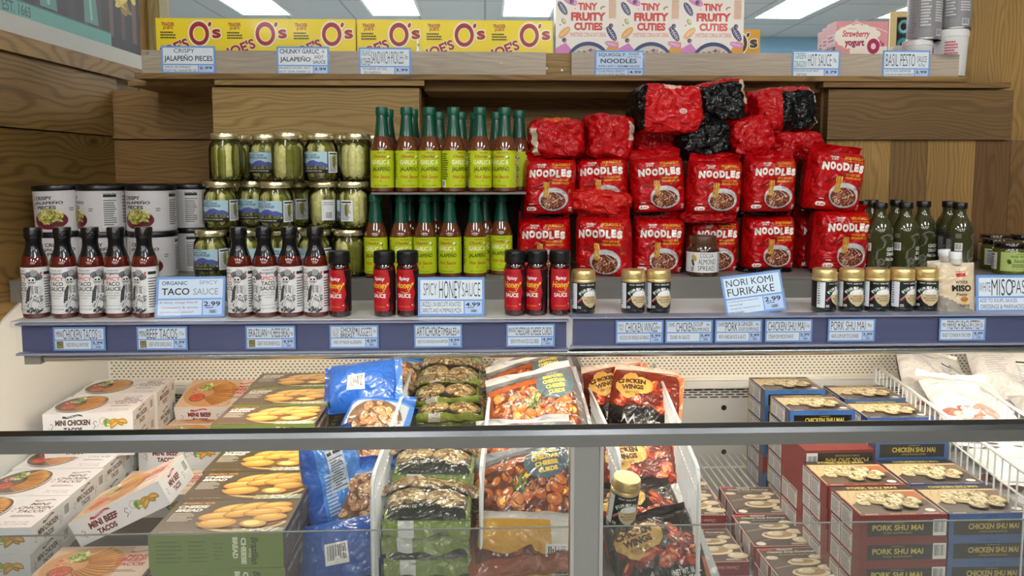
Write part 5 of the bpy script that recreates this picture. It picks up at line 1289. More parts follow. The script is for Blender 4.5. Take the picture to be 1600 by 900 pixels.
rail_tag(962,1036,[('BUFFALO',.07,.68,.12,.3,0),('STYLE',.07,.3,.1,.3,0),('CHICKEN WINGS',.54,.48,.74,.9,-.004),('16oz',.95,.5,.07,.3,0)],[('OR GOOD FOR WEEKEND GATHERINGS',.52,.5,.9,.5)],'5.99','chicken wings',False,8)
rail_tag(1039.5,1113,[('STEAMED',.09,.7,.16,.36,0),('CHICKEN',.40,.48,.40,.86,.0),('SOUP',.72,.74,.2,.4,.0),('DUMPLINGS',.79,.24,.36,.36,.0),('6oz',.94,.74,.07,.32,0)],[('DUNK IN SAUCE',.4,.5,.6,.5)],'3.49','chicken soup dumplings',False,9)
rail_tag(1117,1190,[('STEAMED',.09,.7,.16,.36,0),('PORK',.33,.48,.28,.86,.0),('& GINGER',.66,.74,.34,.4,.0),('SOUP DUMPLINGS',.74,.24,.48,.36,.0),('6oz',.94,.74,.07,.32,0)],[('WITH VINEGAR RICE & SAUCE',.48,.5,.84,.5)],'3.49','pork and ginger soup dumplings',False,10)
rail_tag(1195,1268.5,[('CHICKEN SHU MAI',.44,.5,.86,.84,-.003),('11oz',.94,.55,.08,.36,0)],[('STEAM OR MICROWAVE',.44,.5,.76,.5)],'3.99','chicken shu mai',False,11)
rail_tag(1293,1366.5,[('PORK SHU MAI',.42,.5,.80,.84,-.003),('9oz',.92,.55,.09,.36,0)],[('HAVE A DIM SUM STYLE DINNER',.48,.5,.84,.5)],'3.99','pork shu mai',False,12)
rail_tag(1466.5,1539,[('MINI',.06,.5,.08,.4,0),('FRENCH BAGUETTES',.52,.5,.76,.84,-.003),('8.5oz',.95,.5,.06,.5,0)],[('READY TO FINISH IN THE OVEN',.5,.5,.88,.5)],'4.49','french baguettes',False,13)
# =================================================================== frozen cartons
def clone(name,me,loc,rot,label,cat,group):
    o=bpy.data.objects.new(name,me); COL.objects.link(o); o.location=loc; o.rotation_euler=tuple(R(q) for q in rot); tag(o,label,cat,group); return o
def taco_fan(A,cx,cy,rx,ry,seed,board=(96,74,58)):
    A.ell(cx,cy,rx,ry,board,n=34); rn=random.Random(seed)
    for i in range(15):
        a=R(-70+i*10.5); x=cx+rx*.55*math.cos(a)-rx*.05; y=cy+ry*.62*math.sin(a)
        c=rn.choice(((206,140,54),(222,160,72),(190,120,44),(214,150,60)))
        A.ell(x,y,rx*.40,ry*.105,(150,88,34),a*.62,n=16); A.ell(x,y+ry*.03,rx*.385,ry*.082,c,a*.62,n=16); A.ell(x+rx*.02,y+ry*.05,rx*.28,ry*.03,(238,190,110),a*.62,n=10)
    A.ell(cx-rx*.42,cy-ry*.35,rx*.30,ry*.30,(128,84,60),n=20); A.ell(cx-rx*.42,cy-ry*.33,rx*.25,ry*.25,(196,72,46),n=20); A.blobs(cx-rx*.42,cy-ry*.33,rx*.22,ry*.2,22,((216,96,60),(170,50,36),(226,140,90)),.0014,.003,3)
    A.blobs(cx-rx*.28,cy+ry*.42,rx*.30,ry*.28,30,((214,220,150),(170,190,90),(240,240,214),(120,150,60)),.0016,.0042,6,(1.5,3))
    A.blobs(cx-rx*.62,cy+ry*.15,rx*.2,ry*.22,20,((220,120,110),(236,190,180),(190,70,80)),.0015,.003,8,(1,2))
def swirl(A,x,y,s,c,f=1):
    A.line([(x,y-s),(x+f*s*.5,y-s*.4),(x,y+s*.2),(x+f*s*.4,y+s*.8),(x+f*s*.8,y+s*.5)],s*.14,c); A.ell(x+f*s*.9,y-s*.5,s*.09,s*.09,c,n=8); A.ell(x+f*s*1.1,y-s*.2,s*.09,s*.09,c,n=8)
def tacos_small(A,x,y,s):
    A.ell(x-s*.9,y+.1*s,s*.5,s*.55,(150,176,84),n=14); A.blobs(x-s*.8,y,s*.5,s*.5,10,((226,232,200),(110,140,60)),s*.06,s*.16,2)
    for dx,dy,a in ((0,0,.5),(s*.5,-.1*s,-.2),(s*1.0,.0,.1),(0.1*s,-.35*s,1.0)):
        A.ell(x+dx,y+dy,s*.66,s*.60,(140,96,30),a-.3,n=14,a0=0,a1=180); A.ell(x+dx,y+dy+.03*s,s*.60,s*.52,(204,156,56),a-.3,n=14,a0=0,a1=180); A.ell(x+dx+.05*s,y+dy+.08*s,s*.40,s*.30,(224,184,84),a-.3,n=12,a0=0,a1=180); A.line([(x+dx-.5*s*math.cos(a-.3),y+dy-.5*s*math.sin(a-.3)),(x+dx+.5*s*math.cos(a-.3),y+dy+.5*s*math.sin(a-.3))],s*.09,(120,80,28))
def banner(A,x,y,w,h,c,ink):
    A.poly([(x-w/2,y-h*.3),(x-w*.3,y-h*.5),(x+w*.3,y+h*.2),(x+w/2,y+h*.1),(x+w*.44,y+h*.5),(x+w*.28,y+h*.75),(x-w*.3,y+h*.1),(x-w*.44,y+h*.3)],c); A.text("TRADER JOE'S",x,y+h*.1,w*.6,h*.36,ink,.02,rot=.1)
w,d,h=.212,.148,.056
WHB=(226,226,226)
def taco_top(name,meat,ink,beef):
    A=Art()
    if beef:
        A.rect(0,0,w-.002,d-.002,(214,180,150)); taco_fan(A,-.026,0,.076,.070,5,(206,150,96)); A.rect(.075,0,.058,d-.002,(228,206,190))
    else:
        A.rect(.055,0,.10,d-.004,(232,224,226)); taco_fan(A,-.044,.001,.060,.069,5)
        A.ring(-.044,.001,.0615,.071,.0025,(240,240,240),34)
    banner(A,.065,.050,.045,.010,(200,60,66) if beef else (120,116,116),WH)
    A.text('MINI',.065,.033,.040,.012,ink,.03,shear=.15); A.text(meat,.064,.016,.070 if not beef else .05,.013,ink,.03,shear=.15); A.text('TACOS',.064,-.001,.056,.013,ink,.03,shear=.15)
    swirl(A,.028,.006,.010,ink,-1); swirl(A,.100,.002,.008,ink,1)
    A.micro(.035,-.028,.055,.010,2,(110,104,100),4); A.text('NET WT 17.5 OZ',.064,-.050,.050,.006,(90,84,80),.0); A.text('(1 LB 1.5 OZ) 496g',.064,-.060,.054,.006,(90,84,80),.0)
    return A
def taco_front(meat,ink,redb):
    A=Art(); banner(A,-.036,.0185,.050,.009,(190,30,52) if redb else (70,66,66),WH)
    A.text('MINI '+meat,-.036,.004,.082 if len(meat)>4 else .066,.0145,ink,.05); A.text('TACOS',-.036,-.0145,.044,.0125,ink,.05)
    swirl(A,-.082,-.006,.010,(70,64,64),-1); swirl(A,.012,-.002,.011,(70,64,64),1); tacos_small(A,.062,.0,.019); A.ring(.036,.006,.009,.009,.0008,(120,116,116))
    return A
def taco_side(meat,ink,redb):
    A=Art(); banner(A,-.012,.0185,.042,.008,(190,30,52) if redb else (90,86,84),WH); A.text('MINI '+meat,-.014,.004,.072 if len(meat)>4 else .056,.013,ink,.045); A.text('TACOS',-.014,-.0125,.036,.012,ink,.045); swirl(A,-.056,-.004,.009,(90,84,84),-1); swirl(A,.028,-.006,.009,(90,84,84),1); A.barcode(.055,.006,.022,.030,4)
    return A
cw=dict(front=WHB,top=(232,230,230),left=WHB,right=WHB,back=WHB,bottom=(200,200,200))
INKC,INKB=(92,70,50),(104,26,40)
CHK=carton('taco_carton',w,d,h,cw,taco_top('c','CHICKEN',INKC,False),taco_front('CHICKEN',(60,48,40),False),None,taco_side('CHICKEN',INKC,False))
BEF=carton('taco_carton',w,d,h,cw,taco_top('b','BEEF',(190,50,44),True),taco_front('BEEF',INKB,True),None,taco_side('BEEF',INKB,True))
CG='white chicken taco cartons'; BG='white beef taco cartons'
Z0=.5675
XC=-.920-w/2
for r,yf in enumerate((1.493,1.644,1.797,1.952,2.106)):
    dx=(.0,-.002,-.016,-.014,-.014)[r]
    for k in range(2):
        nm=('upper' if k else 'lower')
        clone('taco_carton',CHK,(max(XC+dx+(.006 if r>1 else 0),-1.148+w/2+.001)-(.004 if k==0 else 0)+.004,yf+d/2,Z0+.0562*k),(0,0,0),f'white chicken taco carton, {nm} layer, {ORD[r]} row from the glass','carton',CG)
for r,(xr,yf) in enumerate(((-.893,1.868),(-.900,2.024))):
    for k in (2,3):
        nm='on top' if k==3 else 'underneath'
        clone('taco_carton',CHK,(xr-w/2+.002,yf+d/2,Z0+.0562*k),(0,0,4.5 if r==0 else 4.5),f'white chicken taco carton {nm} in the {"nearer" if r==0 else "rear"} raised pair by the white side panel','carton',CG)
XB=-.800
def beef(x,y,z,rot,l): return clone('taco_carton',BEF,(x,y,z),rot,'white beef taco carton '+l,'carton',BG)
beef(-.764,1.372+d/2,Z0,(0,0,0),'lying low at the front, picture side up')
beef(XB,1.765+d/2,Z0,(0,0,0),'lying low behind the tilted one')
for k in range(2): beef(XB-.004,1.95+d/2,Z0+.0562*k,(0,0,0),('under the front-lettered one below the rail','with its front lettering just below the steel rail')[k])
for k in range(2): beef(XB+.01,2.104+d/2,Z0+.0562*k,(0,0,0),('at the bottom of the rear stack','picture side up in the rear stack, under the leaning one')[k])
beef(XB+.018,2.215,Z0+.0562*2+.006,(16,0,-1),'leaning up against the freezer back')
# tilted carton
fl=PY(106,819,1.53); o=clone('taco_carton',BEF,(0,0,0),(0,-25,3),'white beef taco carton tilted on end between the chicken tacos and cheese bread','carton',BG)
o.scale=(.95,1,1)
o.location=fl-(Euler((0,R(-25),R(3))).to_matrix()@Vector((-w/2*.95,-d/2,h)))
# cheese bread
w2,d2,h2=.24,.141,.064
BRN=(86,68,54); GRN=(112,136,62)
def roll(A,x,y,L,W,a,rn):
    A.ell(x,y,L,W,(150,96,40),a,n=20); A.ell(x,y+W*.08,L*.95,W*.86,(206,150,66),a,n=20); A.ell(x-L*.05,y+W*.25,L*.78,W*.52,(226,176,88),a,n=18); A.ell(x-L*.1,y+W*.45,L*.45,W*.22,(240,204,124),a,n=14)
A=Art(); A.rect(0,0,w2-.002,d2-.002,BRN); rn=random.Random(3)
for i in range(9): A.rect(rn.uniform(-.1,.1),rn.uniform(-.07,.07),.05,.0012,(78,62,50))
A.rect(.070,-.059,.092,.020,(150,160,140)); 
for i in range(6): A.line([(.032+.012*i,-.067),(.047+.012*i,-.050)],.004,(226,228,214))
A.ring(.032,-.020,.084,.044,.008,(206,176,120),36,185,355); A.ell(.035,-.012,.078,.036,(120,84,48),n=30)
for x,y,L,W,a in ((-.005,.030,.034,.019,.45),(.030,.036,.036,.019,.4),(.075,.040,.034,.017,.2),(.087,.022,.028,.016,.0),(-.020,-.002,.036,.020,.15),(.022,.010,.034,.018,.3),(.060,.012,.036,.018,.15),(.080,-.010,.032,.018,.1),(-.012,-.030,.036,.021,.1),(.055,-.034,.026,.016,-.1)): roll(A,x,y,L,W,a,rn)
A.ell(.052,-.032,.015,.010,(250,226,140),n=14)
A.text("Brazilian style",-.076,.058,.062,.010,(222,150,50),.03,shear=.3); A.text('CHEESE',-.080,.043,.058,.0120,WH,.045,shear=.2); A.text('BREAD',-.084,.028,.050,.0120,WH,.045,shear=.2); A.micro(-.110,-.018,.046,.036,6,(190,180,164),4); A.text('NET WT. 18 OZ (510g)',-.074,-.062,.06,.006,(200,150,70)); A.ell(.070,-.060,.014,.007,(230,230,220),n=14); A.text('18ct',.070,-.060,.016,.006,(60,50,40),.02)
top=A
A=Art(); A.micro(-.108,-.022,.05,.044,6,(90,112,52),4,.4); A.micro(-.05,-.022,.036,.044,6,(90,112,52),5,.4); A.micro(-.005,-.018,.02,.036,5,(92,114,54),6,.4)
A.text('CHEESE',.049,0,.050,.0095,(226,232,206),.05,rot=-math.pi/2); A.text('BREAD',.034,.006,.040,.0095,(226,232,206),.05,rot=-math.pi/2); A.text('Brazilian',.069,.0,.052,.013,(52,66,30),.03,shear=.2,rot=-math.pi/2); A.text('STYLE',.060,-.004,.016,.004,(226,232,206),.02,rot=-math.pi/2)
frontA=A
A=Art(); A.micro(-.07,-.026,.1,.05,6,(150,134,112),7,.3); A.text('Brazilian CHEESE BREAD',.0,.016,.10,.009,(200,190,170),.02); A.blobs(.05,-.006,.02,.02,12,((120,100,80),(170,150,120)),.002,.006,5)
sideA=A
CHB=carton('cheese_bread_carton',w2,d2,h2,dict(front=GRN,top=BRN,left=BRN,right=(52,42,36),back=GRN,bottom=BRN),top,frontA,None,sideA)
XCB=-.488; ZCB=.5495
for r in range(6):
    yf=1.325+.1425*r
    for k in range(4):
        if k==3 and r not in (3,4,5): continue
        yy=yf if k<3 else 1.725+.1505*(r-3)
        lev=('bottom layer','second layer','third layer, picture side up','top layer under the lamp')[k]
        clone('cheese_bread_carton',CHB,(XCB-.004*r+(.003 if (r+k)%2 else 0)-(.018 if k==3 else 0),yy+d2/2,ZCB+.0643*k),(0,0,(.4,-.3,.2)[(r+k)%3]),f'brown and green cheese bread carton, {lev}, {ORD[r if k<3 else r-3]} from the glass','carton','brown and green cheese bread cartons')
# soup dumplings
w3,d3,h3=.138,.155,.0318; MAR=(124,30,36); DK=(74,62,54)
def dump(A,x,y,s):
    A.ell(x,y,s*1.25,s*.72,(120,100,80),n=20); A.ell(x,y+s*.05,s*1.15,s*.66,(206,190,160),n=20); A.ell(x-s*.1,y+s*.2,s*.8,s*.4,(230,218,192),n=16)
    for i in range(5): A.line([(x-s*.6+s*.3*i,y-s*.25),(x-s*.1+s*.08*i,y+s*.5)],s*.05,(170,150,120))
A=Art(); A.rect(0,0,w3-.003,d3-.003,(222,190,180)); A.rect(0,0,w3-.006,d3-.006,DK)
A.poly([(-.062,.02),(-.03,.034),(.0,-.02),(-.062,-.05)],(92,80,72)); A.line([(-.06,-.006),(.0,.01)],.003,(150,144,140)); A.line([(-.05,-.055),(.02,-.03)],.003,(140,120,90))
A.ell(.012,.016,.036,.014,(214,200,172),n=26); A.ell(.008,.018,.026,.009,(160,132,90),n=20); dump(A,.0,.022,.012); dump(A,.046,.034,.014); A.ell(.008,-.026,.040,.019,(222,210,186),n=26); A.ell(.006,-.024,.033,.014,(170,140,96),n=22); dump(A,.0,-.020,.017); dump(A,.050,-.010,.018); dump(A,.052,-.050,.020); dump(A,-.05,.036,.012)
A.ell(-.048,-.064,.011,.008,(232,232,226),n=14); A.micro(.02,-.070,.036,.008,2,(214,206,196),4)
A.text('Steamed',-.008,.070,.036,.008,(230,222,210),.01,shear=.35); A.text('Chicken Soup Dumplings',.002,.0585,.106,.0095,(236,230,220),.015,shear=.35); A.text('Fill of chicken, broth & soup',.010,.047,.08,.005,(214,206,196),.0,shear=.35); A.rect(-.050,.0725,.022,.008,(206,40,44))
F_=Art(); F_.text('Chicken Soup Dumplings',0,.004,.09,.010,(196,150,140),.01,shear=.35,rot=math.pi)
L_=Art(); L_.facts(-.03,0,.04,.036,3,(220,216,210)); L_.facts(.03,0,.05,.036,6,(220,216,210))
DUM=carton('dumpling_carton',w3,d3,h3,dict(front=MAR,top=(140,32,40),left=MAR,right=MAR,back=MAR,bottom=MAR),A,F_,L_,None)
ZF=.500
for c,(x,rows) in enumerate(((.660,((1.742,2,2),(1.584,2,0),(1.424,2,-2))),(.512,((1.90,2,6),(1.74,2,3),(1.58,1,0))))):
    for r,(yf,nl,rz) in enumerate(rows):
        for k in range(nl):
            clone('dumpling_carton',DUM,(x+(.004 if (r+k)%2 else 0)+(.012 if r==0 and c==0 else 0),yf+d3/2,ZF+.032*k),(0,0,-rz),f'dark red dumpling carton, {"upper" if k==nl-1 else "lower"} layer, {("beside the shu mai stacks","beside the wire divider")[c]}, {ORD[r]} from the back','carton','dark red soup dumpling cartons')
# shu mai
w4,d4,h4=.170,.131,.0472
def shumai_top(pork):
    A=Art(); base=(128,34,30) if pork else (34,44,92)
    A.rect(0,-.008,w4-.006,d4-.024,(206,180,134)); A.poly([(-.08,-.058),(-.08,-.02),(-.03,.02),(.08,.036),(.08,-.058)],(92,70,54) if pork else (70,58,50)); A.poly([(.02,.038),(.08,.038),(.08,.0),(.05,.008)],(176,104,56) if pork else (120,92,66))
    for i in range(7): A.line([(-.08+.02*i,.040),(-.084+.012*i,.012)],.0016,(176,148,104))
    for x,y,s in ((-.036,.016,.018),(-.006,.022,.018),(.026,.014,.020),(-.05,-.008,.017),(-.018,-.004,.022),(.014,-.012,.022),(.046,-.010,.020),(-.006,-.032,.018),(.030,-.030,.016)):
        A.ell(x,y-.004,s*1.02,s*.72,(92,74,52),n=16); A.blobs(x,y-.001,s*.62,s*.42,9,((190,172,124),(206,190,142),(178,158,110)),s*.36,s*.5,int(1000*x+s*9e3)+3,(1,1.5)); A.blobs(x-.001,y+.003,s*.6,s*.32,8,((232,222,184),(222,208,164),(238,230,198)),s*.16,s*.3,int(1000*x+s*9e3)+5,(1,2.2)); A.blobs(x,y+.003,s*.5,s*.26,5,((170,130,92),(150,112,80)),.001,.0022,int(1000*x+s*9e3)+7,(1.5,3))
    A.rect(0,.0555,w4-.004,.017,(22,22,22)); A.text(('PORK' if pork else 'CHICKEN')+' SHU MAI',.0,.0575,.104,.0095,(206,186,84),.03); A.text('PORK DUMPLINGS' if pork else 'CHICKEN & VEGETABLE DUMPLINGS',.0,.050,.06,.0034,(196,176,84))
    A.rect(0,-.0605,w4-.002,.008,base); A.text('NET WT. 9 OZ (255g)' if pork else 'NET WT. 11 OZ (312g)',.0,-.0605,.05,.005,(196,170,80),.02); A.micro(-.075,-.063,.035,.005,1,(200,180,180),3); A.micro(.04,-.063,.035,.005,1,(200,180,180),5)
    A.ell(.062,-.046,.010,.007,(226,226,222),n=14)
    return A
def shumai_front(pork):
    A=Art(); A.rect(-.006 if pork else .0,-.003,.132 if pork else .150,.030,(30,28,24)); A.rect(-.006 if pork else 0,-.003,.128 if pork else .146,.027,(26,24,22)); A.text(('PORK' if pork else 'CHICKEN')+' SHU MAI',-.012 if pork else .004,-.001,.100,.0115,(196,178,84),.03); A.text('PORK DUMPLINGS' if pork else 'CHICKEN & VEGETABLE DUMPLINGS',-.012 if pork else .004,-.0115,.056,.0036,(186,166,84)); A.text("TRADER JOE'S",-.012 if pork else .004,.0085,.026,.003,(186,166,84))
    if pork: A.barcode(.070,-.002,.026,.032,5)
    else: A.text('243159',.0,.0185,.022,.0045,(40,50,90))
    return A
def shumai_left(pork):
    A=Art(); A.facts(-.036,.0,.040,.040,4,(214,214,216)); A.facts(.010,.0,.046,.040,8,(206,208,212)); A.rect(.052,0,.022,.036,(120,40,38) if pork else (60,64,96)); 
    if not pork: A.rect(-.060,0,.010,.045,(176,160,84))
    return A
PRK=carton('shu_mai_carton',w4,d4,h4,dict(front=(120,32,30),top=(126,34,32),left=(118,34,32),right=(118,34,32),back=(120,32,30),bottom=(110,30,28)),shumai_top(True),shumai_front(True),shumai_left(True))
CHS=carton('shu_mai_carton',w4,d4,h4,dict(front=(58,96,150),top=(36,46,96),left=(44,52,88),right=(44,52,88),back=(40,52,100),bottom=(40,50,90)),shumai_top(False),shumai_front(False),shumai_left(False))
cols4=((0,.799,((1.367,5,'p'),(1.502,5,'p'),(1.640,5,'p'),(1.845,6,'c'),(2.022,6,'c'))),(1,.971,((1.367,5,'c'),(1.502,5,'c'),(1.638,6,'c'),(1.785,6,'c'),(1.932,6,'c'))))
for c,x,rows in cols4:
    for r,(yf,n,kd) in enumerate(rows):
        for k in range(n):
            xx=x+(.056 if (c==0 and r==3) else 0)+((.053,.066)[r-3] if (c==1 and r>=3) else 0)+.003*math.sin(7*k+r)
            if c==0 and r==4: xx=x+.059
            if c==0 and r==2: xx=x+.008
            flip=(r==2 and c==0 and k>=3); zs=1.10 if (r==2 and c==0) else 1.0
            kk=kd
            if c==0 and r>=3 and k<3: kk='p' if (k+r)%2 else kd
            me=PRK if kk=='p' else CHS
            fromtop=n-1-k
            lab=f'{"maroon pork" if kk=="p" else "blue chicken"} shu mai carton, {ORD[fromtop]} down, {ORD[r]} stack from the glass, {("dumpling","divider")[c]} side'
            if flip: clone('shu_mai_carton',me,(xx,yf+d4/2,ZF+(.0474*k+h4)*zs),(0,180,1.2),lab,'carton','shu mai cartons').scale=(1,1,zs)
            else: clone('shu_mai_carton',me,(xx,yf+d4/2,ZF+.0474*k*zs),(0,0,.5*math.sin(5*k+3*r)),lab,'carton','shu mai cartons').scale=(1,1,zs)

# =================================================================== frozen bags
BLU=(34,86,170); BLD=(24,60,130)
def bagobj(name,me,px,py,Y,rot,label,cat,group):
    return clone(name,me,PY(px,py,Y),rot,label,cat,group)
def nug_art(w,h,s):
    A=Art(); A.ell(0,-.01,w*.40,h*.36,(104,78,58),n=26); rn=random.Random(s)
    for i in range(26):
        a=rn.random()*6.28; q=math.sqrt(rn.random()); x=w*.33*q*math.cos(a); y=-.01+h*.29*q*math.sin(a); L=rn.uniform(.011,.018)
        A.ell(x,y-.002,L,L*.72,(104,72,50),rn.random()*3,n=14); A.ell(x,y,L*.94,L*.66,rn.choice(((176,134,98),(160,116,82),(190,150,112))),rn.random()*3,n=14); A.blobs(x,y,L*.7,L*.5,7,((206,170,134),(140,98,68),(216,186,150)),.0012,.003,rn.randrange(99))
    return A
bar=Art(); bar.barcode(-.006,.002,.046,.040,4)
lot=Art(); lot.facts(-.01,.03,.05,.09,4,(176,190,206)); lot.micro(-.05,-.06,.03,.09,12,(190,206,226),5)
clearc=lambda a,b:(170,182,190) if abs(a)<.86 and abs(b)<.60 else ((70,120,190) if abs(b)<.75 else BLU)
blue=lambda a,b:BLU
NB1=bag_mesh('nugget_bag',.175,.13,.062,blue,blue,bar,3,BAGF,amp=.010,p=2.6,q=2.2,e=.7,freq=14,fins=(('l',.016,BLD),('r',.02,(60,110,190))))
NB2=bag_mesh('nugget_bag',.165,.17,.055,clearc,blue,nug_art(.165,.17,4),6,BAGF,amp=.007,p=2.6,q=2.6,e=.7,freq=16,fins=(('t',.014,BLU),('b',.014,BLU)))
NB3=bag_mesh('nugget_bag',.17,.20,.055,lambda a,b:(70,130,206) if abs(a)<.7 else BLU,blue,lot,8,BAGF,amp=.005,p=3,q=3,e=.6,freq=16,fins=(('t',.014,BLD),('b',.014,BLD)))
NBG='blue bags of chicken nuggets'
bagobj('nugget_bag',NB1,566,604,1.90,(-36,-8,-6),'blue nugget bag with barcode, topmost by the cheese bread cartons','bag',NBG)
bagobj('nugget_bag',NB2,628,596,2.13,(-40,6,-10),'blue and clear nugget bag at the back, behind the barcode one','bag',NBG)
bagobj('nugget_bag',NB2,588,662,1.80,(-62,4,-8),'clear-front nugget bag showing brown nuggets under the barcode one','bag',NBG)
bagobj('nugget_bag',NB3,522,752,1.60,(-12,0,58),'blue nugget bag standing on edge beside the cheese bread stack','bag',NBG)
bagobj('nugget_bag',NB2,575,716,1.72,(-50,8,-4),'clear nugget bag just under the steel rail','bag',NBG)
bagobj('nugget_bag',NB2,572,782,1.60,(-48,-6,6),'clear nugget bag with dark pieces, behind the lowest blue bag','bag',NBG)
bagobj('nugget_bag',NB1,535,866,1.465,(-30,-8,6),'blue nugget bag with barcode, lowest and nearest the glass','bag',NBG)
# artichoke packs
def timb_art(w,h):
    A=Art(); A.rect(0,0,w*.9,h*.84,(26,28,24)); rn=random.Random(8)
    for x,y in ((-.046,-.040),(.036,-.044),(-.004,.016),(.070,.014),(-.074,.02)):
        A.ell(x,y-.005,.043,.030,(50,40,28),n=22); A.ell(x,y,.041,.028,(150,124,84),n=22); A.blobs(x,y,.038,.026,70,((196,178,134),(96,76,48),(130,132,80),(216,200,160),(120,70,50),(84,70,46),(170,146,104)),.0014,.0042,int(x*1e3+y*1e4)+900,(1,2.4))
    A.rect(0,.074,w*.84,.018,(170,196,70)); A.text('ARTICHOKE TIMBALES',.0,.074,.13,.010,(60,84,30),.03); A.text('Artichoke Hearts baked',-.01,.058,.11,.008,WH,.01,shear=.25); A.text('with Mozzarella & Grana Padano',-.006,.047,.12,.008,WH,.01,shear=.25); A.text('NET WT. 14.1 OZ',-.045,-.072,.05,.006,WH,.01); A.text('Keep Frozen',.055,-.072,.035,.006,WH,.01); A.ell(.07,.03,.012,.010,(120,150,60),n=16)
    return A
OLV=(118,138,62)
TB=bag_mesh('film',.172,.185,.046,lambda a,b:(40,42,34) if abs(a)<.92 else OLV,lambda a,b:OLV,timb_art(.172,.185),4,BAGF,amp=.005,p=3,q=3.2,e=.55,freq=17,maxlen=.012)
def seal_mesh(seed,up):
    mb=MB(); rn=random.Random(seed)
    def F(u,v):
        x=u*.086*(1-.04*v); s=mnoise.noise(Vector((u*2.2,v,seed*2.1)))*.009*v+.003*math.sin(u*9+seed)*v
        L=.034
        z=(L*v*.9+.010*mnoise.noise(Vector((u*1.7,4,seed)))*v)*(1 if up else -1)
        return (x,-.012*math.sin(v*1.5)-s*.8,z)
    white=lambda u,v:(206,208,204) if -.62<u<-.28 else ((92,116,48) if v<.15 else OLV)
    mb.grid(F,-1,1,28,0,1,6,white); mb.grid(lambda u,v:(F(u,v)[0],F(u,v)[1]+.0006,F(u,v)[2]),-1,1,28,0,1,6,white,flip=True)
    return mb.mesh('end_seal',BAGF,180)
SEALS=[seal_mesh(i,i%2==0) for i in range(6)]
def timb(px,py,Y,rx,ry,rz,label,sk,z=None):
    t=empty('artichoke_pack'); tag(t,'green-ended artichoke timbale pack '+label,'pack','artichoke timbale packs')
    b=bpy.data.objects.new('film',TB); COL.objects.link(b); b.parent=t; b.rotation_euler=(R(-90),0,0)
    s=bpy.data.objects.new('end_seal',SEALS[sk]); COL.objects.link(s); s.parent=t; s.location=(0,-.0905,.002); s['label']='olive green end seal'
    p=PY(px,py,Y); t.location=p if z is None else (p.x,Y,z); t.rotation_euler=(R(rx),R(ry),R(rz)); return t
for k,(sk,dy,l) in enumerate(((1,.0,'lowest of the front pile'),(4,.012,'second from the bottom of the front pile'),(3,.002,'third from the bottom of the front pile'),(5,.010,'fourth from the bottom of the front pile'),(1,.0,'topmost of the front pile, name band showing'))):
    timb(672,806,1.492+dy,(2,0,3,1,4)[k],(2,-3,1,-2,0)[k],(1,-1,2,-2,0)[k],l,sk,z=.549+.022+.0405*k)
timb(683,742,1.62,3,1,-1,'set back on the front pile, just under the rail',1,z=.769)
timb(706,668,1.945,8,0,0,'in the rear pile, lowest showing above the rail',0,z=.772)
timb(700,634,2.02,14,-2,1,'in the rear pile, second, tilted up',2,z=.80)
timb(706,600,2.11,18,1,-1,'in the rear pile, topmost under the grille',2,z=.826)
timb(706,700,1.82,4,0,0,'in the rear pile, bottom one hidden under the rail',1,z=.725)
# cheddar curd bags
def curd_art(w,h,s):
    A=Art(); A.rect(0,-.01,w*.86,h*.66,(92,42,20)); rn=random.Random(s)
    for i in range(52):
        x=rn.uniform(-w*.39,w*.39); y=rn.uniform(-h*.33,h*.27); L=rn.uniform(.010,.019); a=rn.random()*3
        A.ell(x,y-.002,L,L*.74,(104,44,18),a,n=12); A.ell(x,y,L*.93,L*.66,rn.choice(((160,80,34),(184,98,42),(140,68,28),(196,116,54))),a,n=12); A.ell(x-L*.15,y+L*.2,L*.5,L*.22,(206,134,70),a,n=10)
        if rn.random()<.24: A.ell(x+L*.2,y,L*.55,L*.45,(238,196,90),a,n=10)
    A.blobs(w*.02,.01,.03,.02,24,((70,90,40),(100,120,56),(50,66,30)),.0015,.004,3,(1,3))
    A.rect(0,h*.43,w*.9,h*.10,(92,92,96)); A.ell(w*.26,h*.22,.047,.040,(74,92,102),n=30)
    for i,(t,ww) in enumerate((('BREADED',.052),('CHEDDAR',.058),('CHEESE',.048),('CURDS',.040))): A.text(t,w*.26,h*.22+.0225-.0145*i,ww,.0105,(226,190,76),.05)
    A.text("TRADER JOE'S",w*.26,h*.22+.033,.03,.004,WH,.02)
    return A
ORG=(176,84,34)
CB1=bag_mesh('curd_bag',.235,.19,.070,lambda a,b:(90,86,90) if a>.72 or b>.72 else (150,74,34),lambda a,b:(214,160,50),curd_art(.235,.19,3),3,BAGF,amp=.009,p=2.8,q=2.6,e=.62,freq=15,fins=(('t',.014,(206,204,200)),('r',.01,(120,118,122))),maxlen=.006,base=.0016)
CB2=bag_mesh('curd_bag',.225,.16,.060,lambda a,b:(214,160,52) if a<.3 else (222,216,204),lambda a,b:(150,74,34),(lambda A:(A.barcode(.045,.02,.05,.04,5),A.micro(-.03,-.05,.06,.05,9,(120,100,70),4),A.micro(.04,-.05,.06,.05,9,(120,100,70),6),A)[-1])(Art()),5,BAGF,amp=.010,p=2.8,q=2.6,e=.62,freq=14,fins=(('t',.018,(226,224,220)),('b',.012,(206,190,150))))
KG='bags of breaded cheddar curds'
bagobj('curd_bag',CB1,838,641,1.83,(-42,-14,0),'curd bag with round name badge, nearest above the rail','bag',KG)
bagobj('curd_bag',CB1,834,612,1.98,(-46,-16,2),'curd bag behind the one with the round badge','bag',KG)
bagobj('curd_bag',CB1,846,594,2.10,(-40,-22,4),'curd bag leaning at the freezer back under the grille','bag',KG)
bagobj('curd_bag',CB1,822,718,1.66,(-55,-4,0),'curd bag lying just under the steel rail','bag',KG)
bagobj('curd_bag',CB1,822,772,1.52,(-48,-18,-2),'curd bag with glossy front beside the steel post','bag',KG)
